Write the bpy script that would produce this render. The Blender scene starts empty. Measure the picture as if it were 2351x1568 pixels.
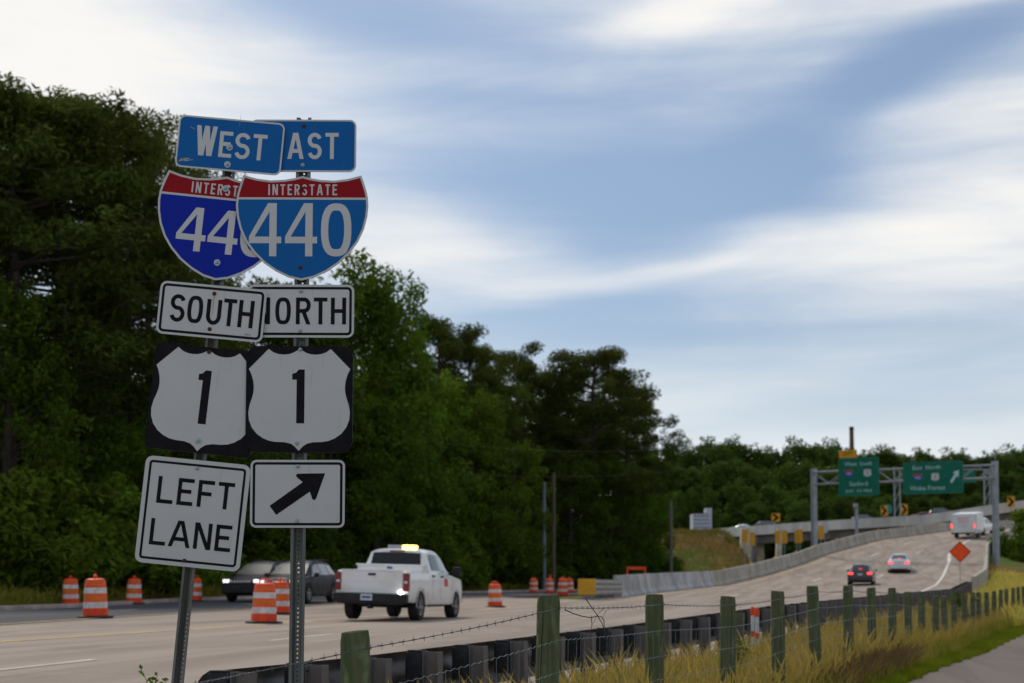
import bpy, bmesh, math, random
import numpy as np
from mathutils import Vector, Matrix
R = math.radians
random.seed(7)
rng = np.random.default_rng(11)
SC = bpy.context.scene
COL = SC.collection

# ---------------------------------------------------------------- camera, world, sun, exposure
CAM_H, PITCH, FD, HORIZON = 1.4, R(3.0), 3265.4, 1350.0     # picture units: 2351 wide
cam_d = bpy.data.cameras.new('camera')
cam = bpy.data.objects.new('camera', cam_d); COL.objects.link(cam)
cam.location = (0, 0, CAM_H); cam.rotation_euler = (R(90) + PITCH, 0, 0)
cam_d.sensor_width = 36.0; cam_d.lens = 50.0
cam_d.shift_y = (HORIZON - math.tan(PITCH) * FD - 784.0) / 2351.0
cam_d.clip_start = 0.1; cam_d.clip_end = 6000
cam_d.dof.use_dof = True; cam_d.dof.focus_distance = 8.05; cam_d.dof.aperture_fstop = 3.3
SC.camera = cam
SUN_EL, SUN_AZ = R(52), R(-28)                                # compass angle from +Y towards +X
sun_d = bpy.data.lights.new('sun', 'SUN'); sun_d.energy = 1.5; sun_d.angle = R(14); sun_d.color = (1.0, .93, .82)
sun = bpy.data.objects.new('sun', sun_d); COL.objects.link(sun)
sun.rotation_euler = Vector((-math.sin(SUN_AZ) * math.cos(SUN_EL), -math.cos(SUN_AZ) * math.cos(SUN_EL), -math.sin(SUN_EL))).to_track_quat('-Z', 'Y').to_euler()
SC.view_settings.view_transform = 'Standard'; SC.view_settings.look = 'None'
SC.view_settings.exposure = 0.58; SC.view_settings.gamma = 1.0; SC.view_settings.use_curve_mapping = False
SC.cycles.use_denoising = True
SC.cycles.max_bounces = 6; SC.cycles.transparent_max_bounces = 8

class NT:
    """small helper around a node tree"""
    def __init__(s, t): s.t = t
    def n(s, kind, **kw):
        x = s.t.nodes.new(kind)
        for k, v in kw.items(): setattr(x, k, v)
        return x
    def put(s, sock, v):
        if hasattr(v, 'links') or isinstance(v, bpy.types.NodeSocket): s.t.links.new(v, sock)
        else:
            try: sock.default_value = v
            except Exception: sock.default_value = tuple(v) + (1,)
    def m(s, op, a, b=0.0, c=0.0, clamp=False):
        x = s.n('ShaderNodeMath', operation=op, use_clamp=clamp)
        s.put(x.inputs[0], a); s.put(x.inputs[1], b); s.put(x.inputs[2], c)
        return x.outputs[0]
    def mix(s, f, a, b, blend='MIX'):
        x = s.n('ShaderNodeMix', data_type='RGBA', blend_type=blend)
        s.put(x.inputs[0], f); s.put(x.inputs[6], a); s.put(x.inputs[7], b)
        return x.outputs[2]
    def ramp(s, v, lo, hi, a=0.0, b=1.0, smooth=True):
        x = s.n('ShaderNodeMapRange', interpolation_type='SMOOTHSTEP' if smooth else 'LINEAR')
        for i, q in enumerate((v, lo, hi, a, b)): s.put(x.inputs[i], q)
        return x.outputs[0]
    def noise(s, vec, scale, detail=3, rough=.55, dist=0.0):
        x = s.n('ShaderNodeTexNoise'); s.put(x.inputs['Vector'], vec)
        x.inputs['Scale'].default_value = scale; x.inputs['Detail'].default_value = detail
        x.inputs['Roughness'].default_value = rough; x.inputs['Distortion'].default_value = dist
        return x.outputs['Fac']
    def map(s, vec, loc=(0, 0, 0), rot=(0, 0, 0), sc=(1, 1, 1)):
        x = s.n('ShaderNodeMapping'); s.put(x.inputs[0], vec)
        x.inputs[1].default_value = loc; x.inputs[2].default_value = rot; x.inputs[3].default_value = sc
        return x.outputs[0]

W = bpy.data.worlds.new('World'); SC.world = W; W.use_nodes = True
W.node_tree.nodes.clear()
w = NT(W.node_tree)
sky = w.n('ShaderNodeTexSky', sky_type='NISHITA', sun_disc=False, sun_elevation=SUN_EL, sun_rotation=SUN_AZ,
          air_density=1.0, dust_density=1.6, ozone_density=2.0)
tc = w.n('ShaderNodeTexCoord'); sp = w.n('ShaderNodeSeparateXYZ'); w.put(sp.inputs[0], tc.outputs['Generated'])
az = w.m('ARCTAN2', sp.outputs[0], sp.outputs[1]); el = w.m('ARCSINE', sp.outputs[2])
cb = w.n('ShaderNodeCombineXYZ'); w.put(cb.inputs[0], az); w.put(cb.inputs[1], el)
warp = w.noise(w.map(cb.outputs[0], sc=(2.2, 6, 1)), 1.0, 3)
el2 = w.m('ADD', el, w.m('MULTIPLY', w.m('SUBTRACT', warp, .5), .085))
az2 = w.m('ADD', az, w.m('MULTIPLY', w.m('SUBTRACT', w.noise(w.map(cb.outputs[0], loc=(4, 1, 0), sc=(2.5, 5, 1)), 1.0, 2), .5), .18))
def blob(px, py, sx, sy, rot, amp):
    """a broad bank of cloud (amp > 0) or of clear sky (amp < 0), placed by direction"""
    u = w.m('SUBTRACT', az2, (px - 1175.5) / FD); v = w.m('SUBTRACT', el2, (HORIZON - py) / FD)
    c, s_ = math.cos(rot), math.sin(rot)
    a = w.m('DIVIDE', w.m('ADD', w.m('MULTIPLY', u, c), w.m('MULTIPLY', v, s_)), sx / FD)
    b = w.m('DIVIDE', w.m('SUBTRACT', w.m('MULTIPLY', v, c), w.m('MULTIPLY', u, s_)), sy / FD)
    r2 = w.m('ADD', w.m('MULTIPLY', a, a), w.m('MULTIPLY', b, b))
    return w.m('MULTIPLY', w.m('EXPONENT', w.m('MULTIPLY', r2, -1.0)), amp)
st = w.noise(w.map(cb.outputs[0], loc=(1.3, .4, 0), rot=(0, 0, R(-13)), sc=(2.2, 19, 1)), 1.0, 5, .52, .25)
st2 = w.noise(w.map(cb.outputs[0], loc=(7.3, 2.4, 0), rot=(0, 0, R(-20)), sc=(1.0, 4.2, 1)), 1.0, 3, .5)
d = w.m('ADD', .58, w.m('MULTIPLY', w.m('SUBTRACT', st, .5), 1.0))
d = w.m('ADD', d, w.m('MULTIPLY', w.m('SUBTRACT', st2, .5), .5))
BLOBS = [(120, 180, 430, 200, R(-12), .40), (930, 560, 300, 95, R(-4), .34), (1640, 75, 330, 58, R(10), .38), (2250, 430, 480, 120, R(25), .10), (1350, 645, 460, 34, R(8), .24), (2120, 640, 620, 230, R(14), .22), (320, 330, 700, 160, R(0), .2),
         (1250, 400, 520, 125, R(-5), -.50), (1750, 395, 480, 85, R(16), -.46), (2230, 190, 320, 70, R(22), -.42), (900, 105, 430, 110, R(-8), -.36), (1350, 725, 300, 55, R(4), -.24), (1570, 765, 220, 32, R(2), -.24), (2000, 930, 520, 55, R(1), -.10)]
for B in BLOBS: d = w.m('ADD', d, blob(*B))
fine = w.noise(w.map(cb.outputs[0], loc=(3, 9, 0), rot=(0, 0, R(-10)), sc=(5, 19, 1)), 1.0, 7, .62, .7)
d = w.m('ADD', d, w.m('MULTIPLY', w.m('SUBTRACT', fine, .5), .46))
cov = w.ramp(d, .08, 1.10, .16, 1.0)
low = w.ramp(el, -.02, .25, .85, 0.0)
cov = w.m('MAXIMUM', cov, w.m('ADD', w.m('MULTIPLY', cov, .66), low))
ccol = w.mix(w.ramp(d, .3, 1.05), (4.3, 4.85, 5.5), (6.4, 6.3, 6.1))
ccol = w.mix(w.ramp(el, .0, .26, .85, 0.0), ccol, (5.75, 6.05, 6.1))
skyc = w.mix(1.0, sky.outputs[0], (.44, .52, .59), 'MULTIPLY')
col = w.mix(cov, skyc, ccol)
bg = w.n('ShaderNodeBackground'); w.put(bg.inputs[0], col); bg.inputs[1].default_value = .1
wo = w.n('ShaderNodeOutputWorld'); W.node_tree.links.new(bg.outputs[0], wo.inputs[0])

# ---------------------------------------------------------------- picture direction -> place
K = 1.0 / FD
def q(px): return (px - 1175.5) * K
def at(px, py, Y):
    """the point on the picture direction (px, py) at distance Y"""
    cx, cy = (px - 1175.5) * K, (HORIZON - math.tan(PITCH) * FD - py) * K
    c, s = math.cos(PITCH), math.sin(PITCH)
    dz, dy = s + cy * c, c - cy * s
    return Vector((cx / dy * Y, Y, CAM_H + dz / dy * Y))
def hit(px, py, f, y0=8.0, y1=260.0):
    """first place where the picture direction meets the surface f(x, y)"""
    Y = y0
    while Y < y1:
        p = at(px, py, Y)
        if p.z <= f(p.x, p.y): return Vector((p.x, p.y, f(p.x, p.y)))
        Y += .1
    p = at(px, py, y1); return Vector((p.x, p.y, f(p.x, p.y)))
def lerp(pts):
    xs = [p[0] for p in pts]; ys = [p[1] for p in pts]
    return lambda v: float(np.interp(v, xs, ys))

# ---------------------------------------------------------------- materials
MATS = {}
def mat(name, col, rough=.6, metal=0.0, var=0.0, scale=8.0, col2=None, bump=0.0, bscale=40.0, spec=.4, emit=0.0, emitcol=None, coat=0.0, trans=0.0, stretch=(1, 1, 1), detail=4, lo=.35, hi=.65):
    if name in MATS: return MATS[name]
    m = bpy.data.materials.new(name); m.use_nodes = True; MATS[name] = m
    t = NT(m.node_tree); b = m.node_tree.nodes['Principled BSDF']
    b.inputs['Roughness'].default_value = rough; b.inputs['Metallic'].default_value = metal
    b.inputs['Specular IOR Level'].default_value = spec; b.inputs['Coat Weight'].default_value = coat
    c = t.n('ShaderNodeTexCoord').outputs['Object']
    if var > 0 or col2:
        f = t.ramp(t.noise(t.map(c, sc=stretch), scale, detail), lo, hi)
        c2 = col2 or tuple(x * (1 - var) for x in col)
        t.put(b.inputs['Base Color'], t.mix(f, tuple(col) + (1,), tuple(c2) + (1,)))
        t.put(b.inputs['Roughness'], t.ramp(f, 0, 1, rough, min(1, rough * 1.2), False))
    else: b.inputs['Base Color'].default_value = tuple(col) + (1,)
    if bump > 0:
        bp = t.n('ShaderNodeBump'); bp.inputs['Strength'].default_value = bump; bp.inputs['Distance'].default_value = .02
        t.put(bp.inputs['Height'], t.noise(t.map(c, sc=stretch), bscale, 3)); t.put(b.inputs['Normal'], bp.outputs[0])
    if emit > 0:
        b.inputs['Emission Color'].default_value = tuple(emitcol or col) + (1,); b.inputs['Emission Strength'].default_value = emit
    return m

def leaf_mat(name, a, b_, c_, trans=.25):
    """leaves: colour differs from leaf to leaf and from plant to plant"""
    m = bpy.data.materials.new(name); m.use_nodes = True; MATS[name] = m
    t = NT(m.node_tree); t.t.nodes.clear()
    g = t.n('ShaderNodeNewGeometry'); oi = t.n('ShaderNodeObjectInfo')
    at_ = t.n('ShaderNodeAttribute', attribute_name='tone')
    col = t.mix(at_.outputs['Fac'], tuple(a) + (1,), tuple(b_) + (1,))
    col = t.mix(t.m('MULTIPLY', g.outputs['Random Per Island'], .6), col, tuple(c_) + (1,))
    hs = t.n('ShaderNodeHueSaturation'); t.put(hs.inputs['Color'], col)
    t.put(hs.inputs['Value'], t.ramp(oi.outputs['Random'], 0, 1, .72, 1.25, False))
    t.put(hs.inputs['Hue'], t.ramp(oi.outputs['Random'], 0, 1, .487, .512, False))
    df = t.n('ShaderNodeBsdfDiffuse'); t.put(df.inputs[0], hs.outputs[0])
    tr = t.n('ShaderNodeBsdfTranslucent'); t.put(tr.inputs[0], hs.outputs[0])
    gl = t.n('ShaderNodeBsdfGlossy'); gl.inputs[0].default_value = (.5, .55, .5, 1); gl.inputs['Roughness'].default_value = .55
    mx = t.n('ShaderNodeMixShader'); mx.inputs[0].default_value = trans
    t.t.links.new(df.outputs[0], mx.inputs[1]); t.t.links.new(tr.outputs[0], mx.inputs[2])
    m2 = t.n('ShaderNodeMixShader'); m2.inputs[0].default_value = .006
    t.t.links.new(mx.outputs[0], m2.inputs[1]); t.t.links.new(gl.outputs[0], m2.inputs[2])
    o = t.n('ShaderNodeOutputMaterial'); t.t.links.new(m2.outputs[0], o.inputs[0])
    return m

# ---------------------------------------------------------------- meshes and objects
class MB:
    def __init__(s): s.v = []; s.f = []
    def add(s, vs, fs):
        o = len(s.v); s.v += [tuple(x) for x in vs]; s.f += [tuple(i + o for i in f) for f in fs]; return s
    def box(s, c, d, rot=None, taper=1.0, bev=0.0):
        hx, hy, hz = d[0] / 2, d[1] / 2, d[2] / 2
        if bev > 0:
            bm = bmesh.new(); bmesh.ops.create_cube(bm, size=1.0)
            for v in bm.verts: v.co = Vector((v.co.x * d[0], v.co.y * d[1], v.co.z * d[2]))
            bmesh.ops.bevel(bm, geom=bm.edges[:], offset=bev, segments=2, affect='EDGES', profile=.7)
            vs = [v.co.copy() for v in bm.verts]; bm.verts.index_update(); fs = [[v.index for v in f.verts] for f in bm.faces]; bm.free()
        else:
            vs = [Vector((x * (taper if z > 0 else 1), y * (taper if z > 0 else 1), z)) for z in (-hz, hz) for x, y in ((-hx, -hy), (hx, -hy), (hx, hy), (-hx, hy))]
            fs = [(3, 2, 1, 0), (4, 5, 6, 7), (0, 1, 5, 4), (1, 2, 6, 5), (2, 3, 7, 6), (3, 0, 4, 7)]
        if rot is not None: vs = [rot @ x for x in vs]
        return s.add([x + Vector(c) for x in vs], fs)
    def prism(s, poly, p0, ax, ay, az_):
        """poly (u,v) in the plane p0 + u ax + v ay, thickened along az_"""
        p0, ax, ay, az_ = map(Vector, (p0, ax, ay, az_)); n = len(poly)
        a = [p0 + ax * u + ay * v for u, v in poly]; b = [x + az_ for x in a]
        fs = [tuple(range(n))[::-1], tuple(range(n, 2 * n))] + [(i, (i + 1) % n, n + (i + 1) % n, n + i) for i in range(n)]
        return s.add(a + b, fs)
    def tube(s, pts, r, n=8, cap=True, r1=None):
        pts = [Vector(p) for p in pts]; m = len(pts); vs = []; fs = []
        rs = [r + ((r if r1 is None else r1) - r) * i / max(1, m - 1) for i in range(m)] if not isinstance(r, (list, tuple)) else r
        up = Vector((0, 0, 1)); d0 = (pts[1] - pts[0]).normalized()
        u = d0.cross(up if abs(d0.z) < .9 else Vector((1, 0, 0))).normalized()
        for i, p in enumerate(pts):
            d_ = (pts[min(i + 1, m - 1)] - pts[max(i - 1, 0)]).normalized()
            u = (u - d_ * u.dot(d_)).normalized(); v = d_.cross(u)
            vs += [p + (u * math.cos(2 * math.pi * j / n) + v * math.sin(2 * math.pi * j / n)) * rs[i] for j in range(n)]
        for i in range(m - 1):
            fs += [(i * n + j, i * n + (j + 1) % n, (i + 1) * n + (j + 1) % n, (i + 1) * n + j) for j in range(n)]
        if cap: fs += [tuple(range(n))[::-1], tuple(range((m - 1) * n, m * n))]
        return s.add(vs, fs)
    def lathe(s, prof, c, n=20, ax=None):
        """prof: (r, z) pairs around z (or the matrix ax)"""
        vs = []; fs = []; M = ax or Matrix.Identity(3)
        for r, z in prof: vs += [Vector(c) + M @ Vector((r * math.cos(2 * math.pi * j / n), r * math.sin(2 * math.pi * j / n), z)) for j in range(n)]
        for i in range(len(prof) - 1): fs += [(i * n + j, i * n + (j + 1) % n, (i + 1) * n + (j + 1) % n, (i + 1) * n + j) for j in range(n)]
        fs += [tuple(range(n))[::-1], tuple(range((len(prof) - 1) * n, len(prof) * n))]
        return s.add(vs, fs)
    def mesh(s, name, m, smooth=None):
        me = bpy.data.meshes.new(name); me.from_pydata(s.v, [], s.f); me.materials.append(m)
        if smooth:
            me.polygons.foreach_set('use_smooth', [True] * len(me.polygons)); me.set_sharp_from_angle(angle=R(smooth))
        me.update(); return me
    def build(s, name, m, parent=None, smooth=None): return link(name, s.mesh(name, m, smooth), parent)
def link(name, me, parent=None):
    o = bpy.data.objects.new(name, me); COL.objects.link(o)
    if parent: o.parent = parent
    return o
def empty(name, loc=(0, 0, 0), rz=0.0, label=None, cat=None, group=None):
    o = bpy.data.objects.new(name, None); COL.objects.link(o); o.location = loc; o.rotation_euler = (0, 0, rz); o.empty_display_size = .1
    return tag(o, label, cat, group)
def tag(o, label=None, cat=None, group=None, kind=None):
    for k_, v_ in (('label', label), ('category', cat), ('group', group), ('kind', kind)):
        if v_: o[k_] = v_
    return o
def dup(o, parent=None):
    c = o.copy(); COL.objects.link(c); c.parent = parent
    for ch in o.children: dup(ch, c)
    return c
def sheet_mesh(name, verts, quads, m, tone=None, smooth=False):
    me = bpy.data.meshes.new(name); v = np.asarray(verts, np.float32); f = np.asarray(quads, np.int32); k_ = f.shape[1]
    me.vertices.add(len(v)); me.vertices.foreach_set('co', v.ravel())
    me.loops.add(f.size); me.loops.foreach_set('vertex_index', f.ravel())
    me.polygons.add(len(f)); me.polygons.foreach_set('loop_start', np.arange(0, f.size, k_, dtype=np.int32))
    if smooth: me.polygons.foreach_set('use_smooth', np.ones(len(f), bool))
    if tone is not None:
        a = me.attributes.new('tone', 'FLOAT', 'POINT'); a.data.foreach_set('value', np.asarray(tone, np.float32))
    me.materials.append(m); me.update(calc_edges=True); me.validate(); return me

# ---------------------------------------------------------------- the lie of the land
guard_x = lerp([(-10, -10.2), (51, 16.0), (56, 17.6), (75, 24.2), (98, 32.5), (135, 45), (152, 53), (170, 64), (190, 80), (210, 97)])
yellow_x = lerp([(-10, -15.0), (60, -.12), (66, 1.4), (72, 3.3), (78, 5.4), (83, 7.2), (92, 10.2), (105, 16.4), (134, 30.1), (152, 40.4), (170, 53.4), (190, 70), (210, 88)])
lr_x = lerp([(-10, -15.6), (20, -11.5), (29, -10.4), (40, -9.3), (52, -7.2), (62, -4.6), (72, -1.2), (80, 1.5), (95, 6), (110, 11), (134, 22), (152, 31), (190, 52), (215, 66)])
ll_x = lerp([(-10, -22), (20, -18.5), (44, -15.8), (65, -12.8), (85, -7.5), (113, 1.3), (134, 11), (152, 20), (190, 40), (215, 54)])
z_main = lerp([(-10, .55), (45, .55), (60, .58), (72, .7), (83, .85), (93, 1.15), (105, 1.6), (115, 2.4), (127, 3.6), (134, 4.5), (148, 6.2), (168, 8.1), (190, 9.5), (230, 9.8), (330, 14)])
z_guard = lerp([(-10, .05), (11, .08), (17, .17), (25, .33), (40, .5), (56, .66), (75, 1.0), (97, 1.7), (112, 2.5), (125, 3.6), (134, 4.5), (148, 6.2), (168, 8.0), (190, 9.5), (230, 9.8), (330, 14)])
z_left = lerp([(-10, .55), (20, .62), (35, .66), (50, .73), (60, .85), (80, .95), (100, 1.05), (130, 1.2), (185, 1.6), (230, 2.0), (330, 13)])
z_fence = lerp([(-10, .03), (25, .03), (33, -.08), (45, 0), (59, .2), (75, .6), (100, 1.2), (126, 1.8), (160, 4), (220, 8), (330, 14)])
def fence_x(Y): return -3.48 + .406 * Y + (.001 * (Y - 32) ** 2 if Y > 32 else 0) if Y < 70 else 26.4 + .5 * (Y - 70)
def path_x(Y): return fence_x(Y) + .66 + .022 * max(0, min(Y, 60) - 19)
hill = lerp([(-10, 0), (225, 0), (300, 9), (420, 16), (800, 24), (1500, 24)])
def wig(x, y, s=1.0): return (math.sin(x * .31 * s + 1.7) * math.cos(y * .23 * s) + .6 * math.sin(x * .83 * s + y * .57 * s)) * .5
def smooth(t): t = max(0.0, min(1.0, t)); return t * t * (3 - 2 * t)
def road_z(x, Y):
    a, b_ = yellow_x(Y), guard_x(Y)
    if x <= a:
        l = lr_x(Y)
        if Y < 76: t = max(0, min(1, (x - l) / max(.1, a - l))); return z_left(Y) + (z_main(Y) - z_left(Y)) * t
        return z_main(Y)
    t = min(1, (x - a) / (b_ - a)); return z_main(Y) + (z_guard(Y) - z_main(Y)) * t ** 1.7
def sections(Y):
    """(x, z) of the bare ground across the valley at distance Y; roads lie on top of it"""
    l, r, yl, g, f = ll_x(Y), lr_x(Y), yellow_x(Y), guard_x(Y), fence_x(Y)
    f = max(f, g + 1.2); p = max(path_x(Y), f + .9); H_ = hill(Y); h = z_left(Y) - .07
    lf = max(0, min(1, (230 - Y) / 60)) ; lo = z_main(Y) - .07 if Y < 76 else h
    s = [(-900, 5 + H_), (l - 60, 3.2 + h + H_ * .4), (l - 14, 1.0 + h + wig(l, Y) * .3), (l - 3, h + .25), (l - .3, h), (r, h), (yl - 1.7 if Y > 76 else yl - 1.0, lo),
         (yl - 1.5 if Y > 76 else yl - .6, z_main(Y) - .07), (yl + (g - yl) * .5, road_z(yl + (g - yl) * .5, Y) - .09), (g - .1, z_guard(Y) - .1), (g + .6, z_guard(Y) - .13),
         (f - .3, z_fence(Y) + .02), (f + .6, z_fence(Y) - .01), (p, z_fence(Y) - .045), (p + 3.1, z_fence(Y) - .045), (p + 6, z_fence(Y) + .1), (p + 30, z_fence(Y) + .4), (950, z_fence(Y) + H_ * .5)]
    return s
def berm(x, y):
    """grassed approach bank of the overpass"""
    yr = 212 - .25 * (x - 28); dd = yr - y
    if dd < -25: dd = -25 - dd
    a = 1 - smooth((abs(dd) - 5) / 26 if dd > 0 else (abs(dd) - 12) / 14)
    return (z_left(y) + 7.6 * a) * smooth((36.5 - x) / 6) * (1 - smooth((-25 - x) / 40)) if a > 0 else 0
def ground(x, Y):
    s = sections(Y); z = float(np.interp(x, [a for a, b_ in s], [b_ for a, b_ in s]))
    if 170 < Y < 260: z = max(z, berm(x, Y))
    return z
ys = list(np.arange(-8, 60, 1.0)) + list(np.arange(60, 240, 2.0)) + list(np.arange(240, 420, 10.0)) + [450, 500, 600, 800, 1100, 1500, 2200, 3000]
V = []; SUB = [5, 6, 4, 3, 2, 3, 3, 1, 4, 4, 2, 4, 2, 2, 2, 2, 5, 6]; NC = None
for Y in ys:
    s = sections(Y); xs = []
    for i in range(len(s) - 1):
        k_ = SUB[i]; xs += [s[i][0] + (s[i + 1][0] - s[i][0]) * j / k_ for j in range(k_)]
    xs.append(s[-1][0]); NC = len(xs)
    zs = np.interp(xs, [a for a, b_ in s], [b_ for a, b_ in s])
    for x, z in zip(xs, zs):
        z = float(z)
        if 170 < Y < 260: z = max(z, berm(x, Y))
        V.append((x, Y, z))
F = [(i * NC + j, i * NC + j + 1, (i + 1) * NC + j + 1, (i + 1) * NC + j) for i in range(len(ys) - 1) for j in range(NC - 1)]
def ground_mat():
    m = bpy.data.materials.new('earth_and_grass'); m.use_nodes = True; t = NT(m.node_tree); b = m.node_tree.nodes['Principled BSDF']
    c = t.n('ShaderNodeTexCoord').outputs['Object']
    g = t.mix(t.ramp(t.noise(c, .9, 5), .38, .62), (.055, .085, .012, 1), (.10, .12, .022, 1))
    g = t.mix(t.ramp(t.noise(t.map(c, loc=(9, 3, 0)), .085, 4), .47, .6), g, (.21, .115, .035, 1))
    sx = t.n('ShaderNodeSeparateXYZ'); t.put(sx.inputs[0], c)
    dry = t.m('MULTIPLY', t.ramp(sx.outputs[1], 165, 195), t.ramp(t.noise(t.map(c, loc=(2, 1, 0)), .11, 4), .40, .56)); g = t.mix(dry, g, (.15, .085, .028, 1))
    g = t.mix(t.ramp(t.noise(c, 14, 3), .5, .75, 0, .5), g, (.05, .05, .018, 1))
    t.put(b.inputs['Base Color'], g); b.inputs['Roughness'].default_value = .95; b.inputs['Specular IOR Level'].default_value = .1
    bp = t.n('ShaderNodeBump'); bp.inputs['Strength'].default_value = .8; bp.inputs['Distance'].default_value = .08
    t.put(bp.inputs['Height'], t.noise(c, 9, 5)); t.put(b.inputs['Normal'], bp.outputs[0]); return m
tag(link('ground', sheet_mesh('ground', V, F, ground_mat(), smooth=True)), kind='structure')

# ---------------------------------------------------------------- roads
def road_mat(name, c1, c2, stain, sc=1.0, joints=False):
    m = bpy.data.materials.new(name); m.use_nodes = True; t = NT(m.node_tree); b = m.node_tree.nodes['Principled BSDF']
    c = t.n('ShaderNodeTexCoord').outputs['Object']; cr = t.map(c, rot=(0, 0, R(13)))
    g = t.mix(t.ramp(t.noise(t.map(cr, sc=(.5, .06, 1)), 1.0 * sc, 4), .35, .65), tuple(c1) + (1,), tuple(c2) + (1,))
    g = t.mix(t.ramp(t.noise(t.map(cr, loc=(3, 8, 0), sc=(1.1, .05, 1)), 1.3, 4), .46, .68, 0, .7), g, tuple(stain) + (1,))
    g = t.mix(t.ramp(t.noise(t.map(cr, loc=(13, 8, 0), sc=(1.0, .3, 1)), .9, 5), .54, .64, 0, .45), g, tuple(stain) + (1,))
    g = t.mix(t.ramp(t.noise(c, 160, 2), .35, .65, 0, .22), g, tuple(x * .6 for x in c1) + (1,))
    if joints:                                                  # wheel tracks and slab joints follow the lanes
        la = t.n('ShaderNodeAttribute', attribute_name='tone').outputs['Fac']; sy = t.n('ShaderNodeSeparateXYZ'); t.put(sy.inputs[0], c)
        u = t.m('MODULO', t.m('ADD', la, 37.4), 1.87); tw = t.m('ABSOLUTE', t.m('SUBTRACT', u, .935))
        pat = t.ramp(t.noise(t.map(cr, loc=(5, 5, 0), sc=(.4, .03, 1)), 1.0, 3), .3, .7, .15, .75)
        g = t.mix(t.m('MULTIPLY', t.ramp(tw, .1, .55, 1, 0), t.m('MULTIPLY', pat, t.ramp(la, -1, .3))), g, tuple(x * .72 for x in c2) + (1,))
        jt = t.m('ABSOLUTE', t.m('SUBTRACT', t.m('MODULO', sy.outputs[1], 4.6), 2.3)); jl = t.m('ABSOLUTE', t.m('SUBTRACT', t.m('MODULO', t.m('ADD', la, 37.4), 3.74), .2))
        g = t.mix(t.m('MAXIMUM', t.ramp(jt, .012, .03, .55, 0), t.ramp(jl, .012, .03, .55, 0)), g, tuple(x * .45 for x in c2) + (1,))
    t.put(b.inputs['Base Color'], g); b.inputs['Roughness'].default_value = .85; b.inputs['Specular IOR Level'].default_value = .25
    bp = t.n('ShaderNodeBump'); bp.inputs['Strength'].default_value = .35; bp.inputs['Distance'].default_value = .006
    t.put(bp.inputs['Height'], t.noise(c, 120, 3)); t.put(b.inputs['Normal'], bp.outputs[0]); return m
M_CONC = road_mat('worn_concrete_paving', (.335, .268, .215), (.28, .225, .185), (.17, .135, .108), joints=True)
M_ASPH = road_mat('fresh_asphalt', (.055, .055, .062), (.075, .074, .08), (.04, .04, .045))
M_PATH = road_mat('path_asphalt', (.150, .118, .098), (.125, .10, .084), (.095, .075, .063))
def ribbon(name, fa, fb, fz, y0, y1, n, m, cols=8, dz=0.0):
    V = []; T = []; step = (y1 - y0) / n
    for i in range(n + 1):
        Y = y0 + i * step; a, b_ = fa(Y), fb(Y)
        for j in range(cols + 1):
            x = a + (b_ - a) * j / cols; V.append((x, Y, fz(x, Y) + dz)); T.append((x - yellow_x(Y)) * .93)
    c = cols + 1
    return link(name, sheet_mesh(name, V, [(i * c + j, i * c + j + 1, (i + 1) * c + j + 1, (i + 1) * c + j) for i in range(n) for j in range(cols)], m, T, smooth=True))
tag(ribbon('concrete_road', lambda Y: lr_x(Y) - .05 if Y < 75 else yellow_x(Y) - 1.5, lambda Y: guard_x(Y) + .12, road_z, -4, 190, 194, M_CONC, 14), kind='structure')
tag(ribbon('asphalt_road', lambda Y: ll_x(Y), lambda Y: lr_x(Y), lambda x, Y: z_left(Y) + .006, -4, 212, 160, M_ASPH, 4), kind='structure')
tag(ribbon('path', path_x, lambda Y: path_x(Y) + 3.1, lambda x, Y: z_fence(Y) - .03, -6, 66, 90, M_PATH, 4), kind='structure')
kb = MB(); YS = np.arange(-4, 150, 2.0)
for i in range(len(YS) - 1):
    a, b_ = YS[i], YS[i + 1]; p0 = Vector((ll_x(a), a, z_left(a))); p1 = Vector((ll_x(b_), b_, z_left(b_)))
    e = Vector((-.45, 0, 0)); u = Vector((0, 0, .13)); lo_ = Vector((0, 0, -.12))
    kb.add([p0 + lo_, p1 + lo_, p1 + u, p0 + u, p1 + u + e, p0 + u + e, p1 + e + lo_, p0 + e + lo_], [(0, 1, 2, 3), (3, 2, 4, 5), (5, 4, 6, 7)])
tag(kb.build('kerb', mat('pale_kerb_concrete', (.46, .36, .33), .85, var=.35, scale=1.2)), kind='structure')
M_YEL = mat('worn_yellow_paint', (.60, .36, .09), .7, col2=(.42, .30, .16), scale=2.5, stretch=(1, .4, 1))
M_WHT = mat('worn_white_paint', (.66, .64, .58), .7, col2=(.47, .42, .36), scale=2.5, stretch=(1, .4, 1))
def line(name, fx, fz, y0, y1, wid, m, dz=.006):
    n = max(2, int((y1 - y0) / 1.2))
    return tag(ribbon(name, lambda Y: fx(Y) - wid / 2, lambda Y: fx(Y) + wid / 2, fz, y0, y1, n, m, 1, dz), kind='structure')
line('yellow_lane_line', yellow_x, road_z, 8, 186, .16, M_YEL)
line('yellow_edge_line', lambda Y: lr_x(Y) - .25, lambda x, Y: z_left(Y) + .006, 8, 74, .16, M_YEL)
dash_x = lambda Y: yellow_x(Y) + 3.74
for (a, b_) in ((13.5, 18.1), (23.9, 27.0), (35.5, 38.5), (47.7, 50.7), (60, 63), (72, 75)):
    line('white_lane_dash', dash_x, road_z, a, b_, .13, mat('faded_white_paint', (.52, .46, .40), .7, col2=(.38, .32, .27), scale=2.5, stretch=(1, .4, 1)))
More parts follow.
